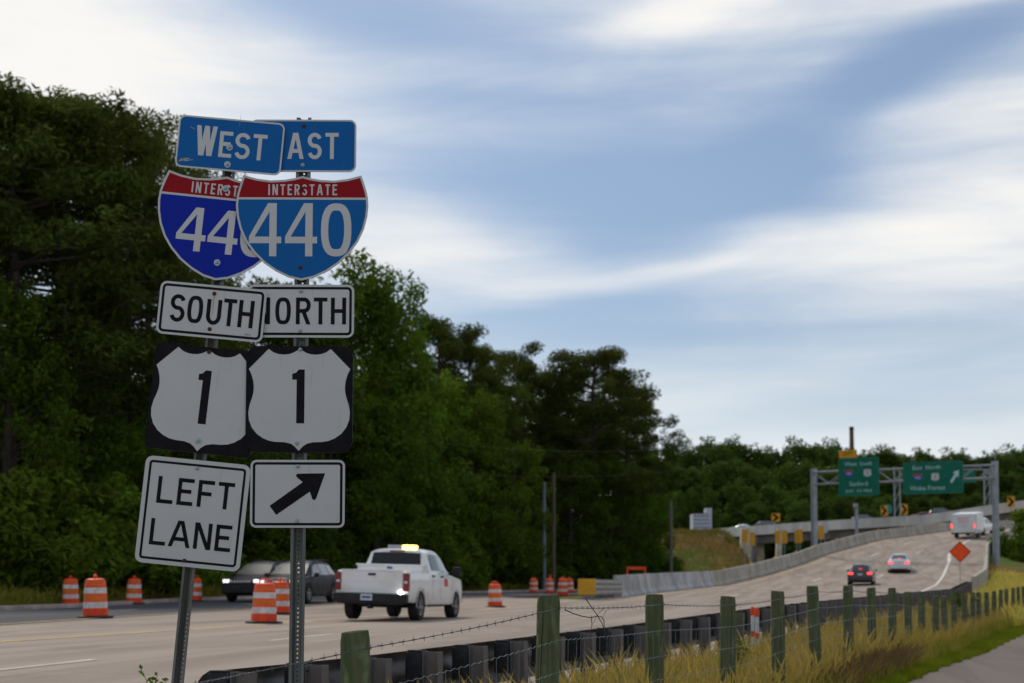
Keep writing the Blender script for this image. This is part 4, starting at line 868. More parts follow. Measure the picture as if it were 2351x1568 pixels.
# ---------------------------------------------------------------- crash cushion at the barrier's end
cc = empty('crash_cushion', (3.95, 75, z_main(75)), math.atan2(8, 2.15) - math.pi / 2, 'crash cushion with yellow nose panel and corrugated steel side fins', 'crash cushion')
M_YP = mat('yellow_nose_panel', (.62, .33, .015), .5, var=.15, scale=4)
bx(cc, 'nose_panel', (0, -.05, .72), (.95, .08, .84), M_YP, .03); bx(cc, 'leg', (-.3, .1, .15), (.08, .1, .3), M_GALV); bx(cc, 'leg', (.3, .1, .15), (.08, .1, .3), M_GALV)
for i in range(4):
    for s_ in (-1, 1):
        b = MB(); y0, y1 = .1 + i * 1.9, 2.05 + i * 1.9; zs = [.28 + .84 * j / 12 for j in range(13)]
        b.add([(s_ * (.40 + .02 * (3 - i) * 0 + .05 * (1 if j % 4 in (1, 2) else 0) - .004 * i), y_, z) for y_ in (y0, y1) for j, z in enumerate(zs)], [(j, j + 1, 14 + j, 13 + j) for j in range(12)]); b.build('fender_panel', M_GALV, cc)
    bx(cc, 'diaphragm', (0, .15 + i * 1.9, .6), (.7, .08, 1.0), M_GALV)
bx(cc, 'base_track', (0, 3.8, .06), (.5, 7.6, .1), M_GALV)
bc = empty('barricade', at(1461, 1330, 96), label='orange barricade frame showing above the grey concrete barrier', cat='barricade'); bc.location.z = z_left(96)
zt = at(1461, 1301, 96).z - bc.location.z
for s_ in (-.6, .6): bx(bc, 'leg', (s_, 0, zt / 2), (.1, .1, zt), M_OR)
bx(bc, 'board', (0, 0, zt - .1), (1.3, .06, .2), M_OR); bx(bc, 'foot', (-.6, 0, .04), (.1, 1.0, .08), M_OR); bx(bc, 'foot', (.6, 0, .04), (.1, 1.0, .08), M_OR)
# orange diamond work sign
dm = at(2204, 1267, 85); ds = empty('work_zone_sign', (dm.x, 85, road_z(dm.x, 85)), R(-8), 'orange diamond road work sign on a spring stand beside the ramp parapet', 'road sign'); zc = dm.z - ds.location.z
M_DI = mat('fluorescent_orange_fabric', (.92, .085, .006), .6, var=.18, scale=7)
MB().prism([(0, .65), (-.65, 0), (0, -.65), (.65, 0)], (0, 0, zc), (1, 0, 0), (0, 0, 1), (0, .012, 0)).build('panel', M_DI, ds)
fr = MB(); fr.add([(u * k_, -.004, zc + v * k_) for k_ in (.61, .57) for u, v in ((0, 1), (-1, 0), (0, -1), (1, 0))], [(i, (i + 1) % 4, 4 + (i + 1) % 4, 4 + i) for i in range(4)]); fr.build('border', S_K, ds)
MB().tube([(0, .04, .3), (0, .04, zc + .6)], .018, 6).build('mast', M_GALV, ds)
for a in (45, 135, 225, 315): MB().tube([(0, .04, .32), (.55 * math.cos(R(a)), .04 + .55 * math.sin(R(a)), .03)], .02, 6).build('leg', M_GALV, ds)

# ---------------------------------------------------------------- overhead sign gantries
M_GAN = mat('gantry_steel', (.30, .325, .36), .5, metal=.3, var=.2, scale=1.5); S_G = mat('sign_green', (.004, .135, .088), .5, var=.15, scale=2, spec=.2); S_GL = mat('sign_legend', (.42, .58, .58), .5); S_Y = mat('sign_yellow', (.62, .30, .01), .5, var=.15, scale=3)
LG, RG = Vector((28.5, 134, 0)), Vector((42.9, 126, 0)); e = (RG - LG).normalized(); GL_ = (RG - LG).length
ga = empty('sign_gantry', (LG.x, LG.y, 2.2), math.atan2(e.y, e.x), 'overhead gantry spanning the ramp with two green direction signs', 'sign gantry')
def gt(px): qq = q(px); return (qq * LG.y - LG.x) / (e.x - e.y * qq)
def gz(px, py): t = gt(px); return at(px, py, LG.y + e.y * t).z - 2.2
ztop = gz(1960, 1081); zbot = gz(1960, 1109)
for t, zb in ((0, -1.5), (GL_, -.9)): MB().tube([(t, 0, zb), (t, 0, gz(1869, 1076))], .3, 20).build('leg', M_GAN, ga, 60); 
for y_ in (-.42, .42):
    for z in (zbot, ztop): MB().tube([(0, y_, z), (GL_, y_, z)], .075, 8).build('chord', M_GAN, ga, 60)
nb = 11
for i in range(nb):
    a, b_ = GL_ * i / nb, GL_ * (i + 1) / nb; z0, z1 = (zbot, ztop) if i % 2 else (ztop, zbot)
    for y_ in (-.42, .42): MB().tube([(a, y_, z0), (b_, y_, z1)], .04, 6).build('brace', M_GAN, ga)
    MB().tube([(b_, -.42, zbot), (b_, .42, zbot)], .035, 6).build('brace', M_GAN, ga); MB().tube([(b_, -.42, ztop), (b_, .42, ztop)], .035, 6).build('brace', M_GAN, ga)
def gsign(x0, y0, x1, y1, label):
    a, b_ = gt(x0), gt(x1); z1, z0 = gz((x0 + x1) / 2, y0), gz((x0 + x1) / 2, y1); w_, h_ = b_ - a, z1 - z0; P = rrect(w_, h_, .16)
    m = MB(); m.prism(P, ((a + b_) / 2, -.72, (z0 + z1) / 2), (1, 0, 0), (0, 0, 1), (0, .06, 0)); o = m.build('sign_panel', S_G, ga); o['label'] = label
    m = MB(); ring(m, rrect(w_ - .02, h_ - .02, .15), rrect(w_ - .12, h_ - .12, .11), -.004); r_ = m.build('border', mat('green_sign_border', (.02, .17, .12), .5), o); r_.location = ((a + b_) / 2, -.725, (z0 + z1) / 2)
    for k_ in (-.3, .3): bx(o, 'hanger', ((a + b_) / 2 + k_ * w_, -.57, (z0 + z1) / 2), (.1, .2, h_), M_GAN)
    return o, (a + b_) / 2, (z0 + z1) / 2, w_, h_
def mini_shields(o, cx, cz, s, x1, x2):
    P = [(x * .00085 * s, y * .00085 * s) for x, y in [(a, 419 - b_) for a, b_ in ISH] + [(-a, 419 - b_) for a, b_ in ISH[1:-1]][::-1]]
    f = lambda n_, pl, m, y_: (lambda b: (b.add([(cx + x1 + u, y_, cz + v) for u, v in pl], [tuple(range(len(pl)))]), b.build(n_, m, o)))(MB())
    f('interstate_shield', clip(P, 1, .16 * s, True), mat('far_shield_blue', (.02, .05, .32), .5), -.728); f('shield_crown', clip(P, 1, .17 * s, False), mat('far_shield_red', (.45, .02, .03), .5), -.728)
    text(o, 'shield_number', '440', .3 * s, S_GL, (cx + x1, -.731, cz - .03 * s), sx=.9)
    U2 = [(x * .00095 * s + x2 + cx, (397 - y) * .00095 * s + cz) for x, y in USH] + [(-x * .00095 * s + x2 + cx, (397 - y) * .00095 * s + cz) for x, y in USH[1:-1]][::-1]
    b = MB(); b.add([(u, -.728, v) for u, v in U2], [tuple(range(len(U2)))]); b.build('us_shield', S_W, o); text(o, 'shield_number', '1', .42 * s, S_K, (cx + x2, -.731, cz))
o, cx, cz, w_, h_ = gsign(1932, 1052, 2025, 1139, 'green panel reading West South Sanford')
text(o, 'lettering', 'West  South', .36, S_GL, (cx, -.728, cz + h_ * .335)); mini_shields(o, cx, cz + h_ * .09, .95, -w_ * .24, w_ * .22); text(o, 'lettering', 'Sanford', .40, S_GL, (cx, -.728, cz - h_ * .19)); text(o, 'lettering', 'EXIT  1/4  MILE', .27, S_GL, (cx, -.728, cz - h_ * .375))
o, cx, cz, w_, h_ = gsign(2079.6, 1061, 2218.4, 1134.5, 'wide green panel reading East North Wake Forest with arrow')
text(o, 'lettering', 'East  North', .38, S_GL, (cx - w_ * .1, -.728, cz + h_ * .32)); mini_shields(o, cx, cz + h_ * .02, .95, -w_ * .25, w_ * .04); text(o, 'lettering', 'Wake Forest', .42, S_GL, (cx - w_ * .09, -.728, cz - h_ * .32))
b = MB(); AQ = [((x - 1352) * .0028, (441 - y_) * .0028) for x, y_ in AR]; b.add([(cx + w_ * .36 + (u * .8 - v * .25), -.728, cz + (v + u * .25)) for u, v in AQ], [tuple(range(len(AQ)))]); b.build('arrow', S_GL, o)
a, b_ = gt(1934), gt(1975); z0, z1 = gz(1955, 1052.5), gz(1955, 1035); o = bx(ga, 'exit_tab', ((a + b_) / 2, -.69, (z0 + z1) / 2), (b_ - a, .06, z1 - z0), S_Y); o['label'] = 'yellow tab reading LEFT'; text(o, 'lettering', 'LEFT', .36, S_K, ((a + b_) / 2, -.726, (z0 + z1) / 2))

# ---------------------------------------------------------------- overpass behind the ramp
TP = [(1575, 1218, 228), (1631, 1214.6, 224), (1853, 1198, 215), (2125, 1182, 210), (2283, 1158, 208), (2351, 1148, 208), (2520, 1128, 210)]
TP = [at(*p) for p in TP]; ox = [p.x for p in TP]
oy_ = lambda x: float(np.interp(x, ox, [p.y for p in TP])); oz_ = lambda x: float(np.interp(x, ox, [p.z for p in TP])) - 1.1
fo = empty('overpass_bridge', (40, oy_(40), z_left(215)), label='long pale concrete overpass crossing behind the ramp', cat='bridge')
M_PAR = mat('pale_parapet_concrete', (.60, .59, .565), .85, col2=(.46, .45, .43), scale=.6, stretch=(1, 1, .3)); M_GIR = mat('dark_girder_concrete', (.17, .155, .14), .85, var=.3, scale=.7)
XS = np.linspace(ox[0], ox[-1], 19)
for i in range(18):
    a, c = XS[i] + .015, XS[i + 1] - .015; A_, C_ = Vector((a, oy_(a), oz_(a))), Vector((c, oy_(c), oz_(c)))
    for nm, m, y0, y1, z0, z1 in (('parapet', M_PAR, 0, .3, -.35, 1.1), ('deck', M_GIR, .3, 11.7, -.3, 0), ('parapet', M_PAR, 11.7, 12.0, -.3, 1.1)):
        vs = [p + Vector((0, y_, z)) - fo.location for p in (A_, C_) for y_, z in ((y0, z0), (y1, z0), (y1, z1), (y0, z1))]; MB().add(vs, [(0, 1, 2, 3), (7, 6, 5, 4), (0, 4, 5, 1), (1, 5, 6, 2), (2, 6, 7, 3), (3, 7, 4, 0)]).build(nm, m, fo)
    if a > 33:
        for y0 in (.9, 4, 7, 10):
            vs = [p + Vector((0, y_, z)) - fo.location for p in (A_, C_) for y_, z in ((y0, -1.7), (y0 + .6, -1.7), (y0 + .6, -.3), (y0, -.3))]; MB().add(vs, [(0, 1, 2, 3), (7, 6, 5, 4), (0, 4, 5, 1), (1, 5, 6, 2), (2, 6, 7, 3), (3, 7, 4, 0)]).build('girder', M_GIR, fo)
M_PIER = mat('cream_abutment_concrete', (.62, .56, .43), .85, var=.3, scale=.8)
def pier(px0, px1, pb0, pb1, Y, ty):
    p0, p1 = at(px0, ty, Y), at(px1, ty, Y); b0, b1 = at(pb0, 1300, Y), at(pb1, 1300, Y); zb = z_left(Y) - .5; o = fo.location
    for q_ in (b0, b1): q_.z = zb
    vs = [v + Vector((0, dy, 0)) - o for dy in (0, 1.2) for v in (b0, b1, p1, p0)]; MB().add(vs, [(0, 1, 2, 3), (7, 6, 5, 4), (0, 4, 5, 1), (1, 5, 6, 2), (2, 6, 7, 3), (3, 7, 4, 0)]).build('pier', M_PIER, fo)
pier(1703, 1726, 1694, 1722, 205, 1214); pier(1786, 1796, 1780, 1794, 205, 1214); pier(1737, 1753, 1733, 1757, 222, 1222)
bx(fo, 'abutment_wall', (at(1718, 1260, 216).x - 40, 216 - fo.location.y, 2.6), (1.0, 10, 9), M_GIR)
# second gantry on the overpass
x0, x1 = at(2061, 1200, 214).x, at(2267, 1160, 214).x; g2 = empty('sign_gantry', (x0, 214, oz_(x0)), label='slim far gantry on lattice legs standing on the overpass', cat='sign gantry'); W2 = x1 - x0; H2 = at(2061, 1092, 214).z - g2.location.z
for x in (0, W2):
    zb = oz_(x0 + x) - g2.location.z
    for s_ in (-.42, .42): MB().tube([(x + s_, 0, zb), (x + s_, 0, H2 + 1)], .11, 8).build('leg', M_GAN, g2)
    for k_ in range(4): MB().tube([(x - .42, 0, zb + k_ * 1.7), (x + .42, 0, zb + 1.7 + k_ * 1.7)], .05, 6).build('brace', M_GAN, g2)
for z in (H2 - .6, H2 + .9): MB().tube([(-.4, 0, z), (W2 + .4, 0, z)], .1, 8).build('chord', M_GAN, g2)
for k_ in range(10): MB().tube([(W2 * k_ / 10, 0, H2 - .6 if k_ % 2 else H2 + .9), (W2 * (k_ + 1) / 10, 0, H2 + .9 if k_ % 2 else H2 - .6)], .05, 6).build('brace', M_GAN, g2)
bx(g2, 'sign_panel', (W2 * .72, -.2, H2 - .1), (4.0, .08, 2.0), S_G)
# traffic on the overpass
def on_deck(o, px, lane=2.2, flip=False):
    x = at(px, 1190, 212).x; y_ = oy_(x) + lane; h = math.atan2(1, oy_(x + 1) - oy_(x)) ; place(o, (x, y_, oz_(x) + .005), h + (math.pi if flip else 0), 0, 0); return o
on_deck(suv('dark blue car behind the overpass parapet beneath the green signs', P_BLUE, False), 2000); on_deck(sedan('dark red car on the overpass right of the second gantry leg', P_REDC, False), 2128, 2.2); on_deck(suv('black suv ahead of the dark red car on the overpass', P_BLACK, False), 2166, 2.2)
on_deck(sedan('pale car low behind the left end of the overpass parapet', P_SILVER, False, M_GLASSC), 1740); on_deck(suv('dark car beside a pale one at the left end of the overpass', P_BLACK, False), 1790)
p = at(1722, 1292, 118); k_ = suv('dark car roof showing over the tan barrier before the overpass pier', P_GREY, False); place(k_, (p.x, 118, z_left(118) + .012), R(200)); 
# chevron markers and small signs along the roads below
def chevron(px, py, Y, hh, ww, yaw, label, base=None, marks=True):
    p = at(px, py, Y); z0 = base if base is not None else ground(p.x, Y); r_ = empty('chevron_sign', (p.x, Y, z0), R(yaw), label, 'road sign', 'yellow chevron signs'); zc = p.z - z0
    MB().tube([(0, .05, 0), (0, .05, zc + hh / 2)], .05, 6).build('post', M_GAN, r_); bx(r_, 'panel', (0, 0, zc), (ww, .03, hh), S_Y)
    if marks: MB().prism([(-.5 * ww, .42 * hh), (-.1 * ww, .42 * hh), (.4 * ww, 0), (-.1 * ww, -.42 * hh), (-.5 * ww, -.42 * hh), (0, 0)], (0, -.018, zc), (1, 0, 0), (0, 0, 1), (0, -.004, 0)).build('chevron', S_K, r_)
B5 = lambda x, y_: ((2600 + x / 2.939) / 1.7422, (1980 + y_ / 2.939) / 1.7422); B3 = lambda x, y_: ((3300 + x / 2.9535) / 1.7422, (1980 + y_ / 2.9535) / 1.7422)
for i, (x, y_, wz) in enumerate(((1115, 485, .62), (1203, 515, .55), (1502, 495, .55), (1582, 492, .58), (1728, 490, .5), (1766, 480, .5), (2010, 440, .6))):
    chevron(*B5(x, y_), 140, 1.3, wz, 12, 'narrow yellow chevron board on a tall post ' + ('at the wide cream pier', 'at the wide cream pier', 'at the thin cream pier', 'at the thin cream pier', 'beside its twin before the gantry leg', 'beside its twin before the gantry leg', 'just right of the left gantry leg')[i], base=z_left(140), marks=False)
chevron(*B5(1478, 265), 214, 1.3, 1.3, 0, 'yellow warning board standing on the left end of the overpass', base=oz_(at(*B5(1478, 265), 214).x), marks=True)
chevron(*B3(700, 187), 209.0, 1.5, 1.0, 0, 'yellow board beside a round green sign on the overpass', base=oz_(at(*B3(700, 187), 209).x))
chevron(*B3(938, 172), 208.5, 1.6, .95, 0, 'yellow chevron board beside the second gantry leg on the overpass', base=oz_(at(*B3(938, 172), 208).x))
chevron(*B3(2198, 80), 206.6, 1.6, 1.1, 0, 'yellow chevron board above the parapet right of the right gantry leg', base=oz_(at(*B3(2198, 80), 207).x))
p = at(*B3(745, 165), 209.2); gs = empty('green_sign', (p.x, 209.2, oz_(p.x)), label='small round-cornered green sign beside a yellow board on the overpass', cat='road sign'); MB().prism(rrect(1.2, 1.4, .5), (0, 0, p.z - oz_(p.x)), (1, 0, 0), (0, 0, 1), (0, .04, 0)).build('panel', mat('teal_sign', (.01, .22, .18), .5), gs); MB().tube([(0, .06, 0), (0, .06, p.z - oz_(p.x))], .05, 6).build('post', M_GAN, gs)
p = at(*B5(2055, 375), 150); ws = empty('white_sign', (p.x, 150, 1.3), label='small white sign plate right of the left gantry leg', cat='road sign'); MB().prism(rrect(.7, 1.3, .3), (0, 0, p.z - 1.3), (1, 0, 0), (0, 0, 1), (0, .03, 0)).build('panel', S_L, ws); MB().tube([(0, .05, 0), (0, .05, p.z - 1.3)], .05, 6).build('post', M_GAN, ws)
# poles
def pole(name, label, px, top, Y, r, m, box=False, arm=False):
    p = at(px, top, Y); z0 = ground(p.x, Y) - .2; o = empty(name, (p.x, Y, z0), label=label, cat='pole'); MB().tube([(0, 0, 0), (0, 0, p.z - z0)], r, 12, r1=r * .75).build('shaft', m, o, 60)
    if box: bx(o, 'camera_box', (-.12, -.2, p.z - z0 - .2), (.5, .5, .5), M_GAN, .05)
    if arm: bx(o, 'crossarm', (0, -.1, p.z - z0 - .5), (1.4, .1, .12), m)
    return Vector((p.x, Y, p.z))
M_PW = mat('weathered_pole_wood', (.105, .085, .06), .9, var=.35, scale=4, stretch=(1, 1, .2))
M_PWM = mat('pale_blue_grey_pole', (.16, .18, .24), .6, var=.2, scale=3)
pole('steel_pole', 'grey blue steel pole in front of the pines beside a wooden pole', 1249, 1107, 118, .17, M_PWM); u1 = pole('utility_pole', 'brown wooden utility pole in front of the pine trunks', 1271, 1085, 112, .17, M_PW)
pole('utility_pole', 'grey wooden pole standing on the grass bank left of the overpass', 1540, 1150, 135, .18, mat('grey_pole_wood', (.16, .145, .125), .9, var=.3, scale=4), arm=False); pole('camera_pole', 'grey pole topped with a camera box behind the tan barrier', 1966, 1157, 172, .24, M_GAN, box=True)
wl = MB()
for dz, x1_, y1_, z1_ in ((0, 1700, 1010, 150), (-1.3, 1700, 1055, 150)):
    a, c = at(300, 905 - dz * 70, 72), at(x1_, y1_, z1_); wl.tube([a.lerp(c, t / 24) - Vector((0, 0, 2.0 * 4 * (t / 24) * (1 - t / 24))) for t in range(25)], .006, 5)
tag(wl.build('power_line', mat('weathered_cable', (.10, .10, .10), .6)), 'two thin sagging cables strung in front of the trees', 'cable')
p = at(1955, 980, 380); ck = empty('smokestack', (p.x, 380, ground(p.x, 380)), label='slim brown stack rising behind the yellow LEFT tab and far trees', cat='stack'); MB().tube([(0, 0, 0), (0, 0, p.z - ck.location.z)], .95, 14, r1=.55).build('shaft', mat('red_brown_stack', (.13, .06, .045), .8, col2=(.09, .08, .06), scale=.2), ck, 60); MB().lathe([(.62, 0), (.62, .8)], (0, 0, p.z - ck.location.z - .8), 14).build('rim', M_PLAS, ck)
a, c = at(1591, 1165, 236), at(1634, 1152, 236); z0 = ground((a.x + c.x) / 2, 236); hb_ = empty('service_building', ((a.x + c.x) / 2, 236, z0), label='small pale ribbed building with a taller corner beyond the grass bank', cat='building'); wd = c.x - a.x; ht = at(1600, 1180, 236).z - z0
M_SID = mat('pale_siding', (.42, .45, .52), .7, var=.1); bx(hb_, 'wall', (0, 2, ht / 2), (wd, 4, ht), M_SID)
for k_ in range(5): bx(hb_, 'siding_band', (-wd * .05, -.03, ht - .35 - k_ * .62), (wd * .84, .06, .2), mat('grey_band', (.2, .22, .26), .7))
bx(hb_, 'tower', (wd * .36, 1.5, (ht + 1.0) / 2), (wd * .3, 2.9, ht + 1.0), M_SID); bx(hb_, 'roof', (-wd * .1, 2, ht + .06), (wd * .8, 4.1, .12), M_GIR)
# short far guardrail on the bank
fg = empty('guardrail', (20, 214, ground(20, 214)), label='short far guardrail on the brown grass bank left of the overpass', cat='guardrail'); X0, X1 = at(1500, 1222, 212).x, at(1628, 1217, 212).x
rl = []
for i in range(15):
    x = X0 + (X1 - X0) * i / 14; z = at(1500 + 128 * i / 14, 1217 + 5 * (1 - i / 14), 212).z; rl.append(Vector((x, 212, z)) - fg.location); gz_ = ground(x, 212); bx(fg, 'post', Vector((x, 212.1, (z + gz_ - .3) / 2)) - fg.location, (.16, .16, max(.3, z - gz_ + .3)), M_POSTG)
m = MB(); m.add([v + Vector((0, -.05, dz)) for v in rl for dz in (0, -.35)], [(2 * i, 2 * i + 1, 2 * i + 3, 2 * i + 2) for i in range(14)]); m.build('rail', mat('pale_rail', (.5, .5, .54), .5, metal=.3), fg)

# ---------------------------------------------------------------- plants
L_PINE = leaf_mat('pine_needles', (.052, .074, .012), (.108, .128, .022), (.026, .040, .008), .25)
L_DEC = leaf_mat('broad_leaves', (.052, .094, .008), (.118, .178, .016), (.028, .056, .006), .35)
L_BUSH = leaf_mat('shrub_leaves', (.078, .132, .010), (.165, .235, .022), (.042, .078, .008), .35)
L_FAR = leaf_mat('far_leaves', (.044, .084, .012), (.088, .135, .020), (.028, .056, .012), .25)
M_BARK = mat('dark_bark', (.060, .045, .034), .95, var=.45, scale=5, bump=.5, stretch=(1, 1, .25))
def leaf_cloud(centers, radii, tones, n, size, flatz=.75, up=.35, seed=0, long=1.6):
    """n leaves spread through clumps; returns vertices, quads, tone"""
    g = np.random.default_rng(seed); centers = np.asarray(centers, float); radii = np.asarray(radii, float); tones = np.asarray(tones, float)
    pr_ = radii ** 2; ix = g.choice(len(centers), n, p=pr_ / pr_.sum())
    d_ = g.normal(size=(n, 3)); d_ /= np.linalg.norm(d_, axis=1)[:, None]; rr = g.random(n) ** .42
    P = centers[ix] + d_ * (radii[ix] * rr)[:, None] * np.array([1, 1, flatz])
    nrm = d_ * .7 + g.normal(size=(n, 3)) * .7 + np.array([0, 0, up]); nrm /= np.linalg.norm(nrm, axis=1)[:, None]
    t = np.cross(nrm, g.normal(size=(n, 3))); t /= np.linalg.norm(t, axis=1)[:, None] + 1e-9; b_ = np.cross(nrm, t)
    s = size * g.uniform(.6, 1.35, n)[:, None]
    V_ = np.stack([P - t * s * long, P + b_ * s * .55, P + t * s * long, P - b_ * s * .55], 1).reshape(-1, 3)
    F_ = np.arange(4 * n).reshape(-1, 4); tn = np.repeat(np.clip(tones[ix] + g.normal(size=n) * .16, 0, 1), 4); return V_, F_, tn
def limb(mb, a, b_, r0, r1, sag=0.0, n=5): mb.tube([Vector(a).lerp(Vector(b_), t / n) + Vector((0, 0, sag * 4 * (t / n) * (1 - t / n))) for t in range(n + 1)], r0, 6, r1=r1)
def pine(seed, h=1.0, nl=36000):
    """tall loblolly-like pine of height 20: bare trunk, broken flat-topped crown of needle clumps"""
    g = random.Random(seed); tk = MB(); lean = [Vector((g.uniform(-.25, .25) * z / 20, g.uniform(-.25, .25) * z / 20, z)) for z in (0, 4, 8, 12, 16, 19.3)]
    tk.tube(lean, .30, 9, r1=.07); C_, R_, T_ = [], [], []
    for i in range(46):
        z = 6.4 + 13.0 * (i / 45) ** .85; a = g.uniform(0, 6.283); ln = (1.3 + 4.5 * math.sin(min(1, (20.4 - z) / 10.5) * 1.65) ** 1.0) * g.uniform(.55, 1.15)
        p = Vector((0, 0, z)); e_ = p + Vector((math.cos(a) * ln, math.sin(a) * ln, ln * g.uniform(.05, .4))); limb(tk, p, e_, .075, .025, -.12)
        for k_ in range(6):
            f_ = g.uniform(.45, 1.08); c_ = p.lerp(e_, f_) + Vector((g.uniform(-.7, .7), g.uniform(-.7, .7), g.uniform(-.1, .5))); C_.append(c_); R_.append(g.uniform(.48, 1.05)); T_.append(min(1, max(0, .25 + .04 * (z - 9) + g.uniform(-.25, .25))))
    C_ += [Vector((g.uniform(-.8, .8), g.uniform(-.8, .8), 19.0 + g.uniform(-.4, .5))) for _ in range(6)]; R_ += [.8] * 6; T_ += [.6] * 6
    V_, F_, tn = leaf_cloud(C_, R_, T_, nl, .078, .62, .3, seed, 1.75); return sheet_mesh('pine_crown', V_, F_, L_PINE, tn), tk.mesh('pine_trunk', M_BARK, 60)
def broad(seed, nl=16000, m=None, spiky=False, size=.12):
    """broad-leaved tree of height 16 with foliage down to the ground"""
    g = random.Random(seed); tk = MB(); tk.tube([(0, 0, 0), (.1, .1, 4), (-.1, .2, 8), (.1, 0, 12), (0, 0, 14.5)], .26, 9, r1=.05); C_, R_, T_ = [], [], []
    for i in range(70):
        z = 1.6 + 14.0 * (i / 69) ** .9; a = g.uniform(0, 6.283); rad = 3.9 * math.sin(min(1, .18 + z / 17) * 2.85) ** .7 if z < 15.8 else .6; ln = rad * g.uniform(.45, 1.12)
        e_ = Vector((math.cos(a) * ln, math.sin(a) * ln, z + g.uniform(-.3, .6))); limb(tk, (0, 0, max(1, z - ln * .55)), e_, .05, .015)
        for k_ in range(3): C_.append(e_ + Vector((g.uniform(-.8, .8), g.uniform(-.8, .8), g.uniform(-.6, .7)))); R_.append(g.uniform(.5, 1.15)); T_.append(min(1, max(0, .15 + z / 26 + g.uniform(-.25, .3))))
    if spiky:
        for k_ in range(12): C_.append(Vector((g.uniform(-1.6, 1.6), g.uniform(-1.6, 1.6), 15 + g.uniform(-.5, 1.4)))); R_.append(.38); T_.append(.7)
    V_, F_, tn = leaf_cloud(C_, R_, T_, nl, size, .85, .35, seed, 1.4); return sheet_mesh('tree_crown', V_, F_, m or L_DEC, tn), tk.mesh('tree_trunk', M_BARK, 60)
def bush(seed, nl=6000, m=None, size=.075):
    """leafy shrub of height 3"""
    g = random.Random(seed); tk = MB(); C_, R_, T_ = [], [], []
    for i in range(26):
        a = g.uniform(0, 6.283); ln = g.uniform(.1, 1.5); z = 2.7 * (1 - (ln / 1.75) ** 2) * g.uniform(.25, 1.05); e_ = Vector((math.cos(a) * ln, math.sin(a) * ln, max(.3, z))); limb(tk, (math.cos(a) * .1, math.sin(a) * .1, 0), e_, .025, .006)
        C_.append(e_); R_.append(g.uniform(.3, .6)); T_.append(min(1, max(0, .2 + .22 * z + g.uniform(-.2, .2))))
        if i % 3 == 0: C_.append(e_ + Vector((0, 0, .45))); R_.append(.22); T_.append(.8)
    V_, F_, tn = leaf_cloud(C_, R_, T_, nl, size, .9, .3, seed, 1.5); V_[:, 2] = np.maximum(V_[:, 2], .02); return sheet_mesh('shrub_foliage', V_, F_, m or L_BUSH, tn), tk.mesh('shrub_stem', M_BARK, 60)
PINES = [pine(3), pine(8), pine(21)]; THIN = [pine(33, nl=11000)]
BROADS = [broad(5), broad(12, spiky=True), broad(19)]; FARS = [broad(k_, 8000, L_FAR, size=.19) for k_ in (41, 44, 47)]; PALE = broad(52, 16000, L_BUSH)
BUSHES = [bush(1), bush(2), bush(4)]
def tree(kind, pair, px, top, Y, wide, label, group, base=20.0, names=('trunk', 'crown'), cat='tree', zadd=-.2, X=None):
    p = at(px, top, Y); x = p.x if X is None else X; z0 = ground(x, Y) + zadd; s = (p.z - z0) / base * ((1 - (2.6 if kind == 'pine_tree' else 4.2) / Y) if cat == 'tree' else 1)
    r_ = empty(kind, (x, Y, z0), random.uniform(0, 6.28), label, cat, group); r_.scale = (s * wide, s * wide, s)
    link(names[0], pair[1], r_); link(names[1], pair[0], r_); return r_
G1 = 'pines and leafy trees along the left road'
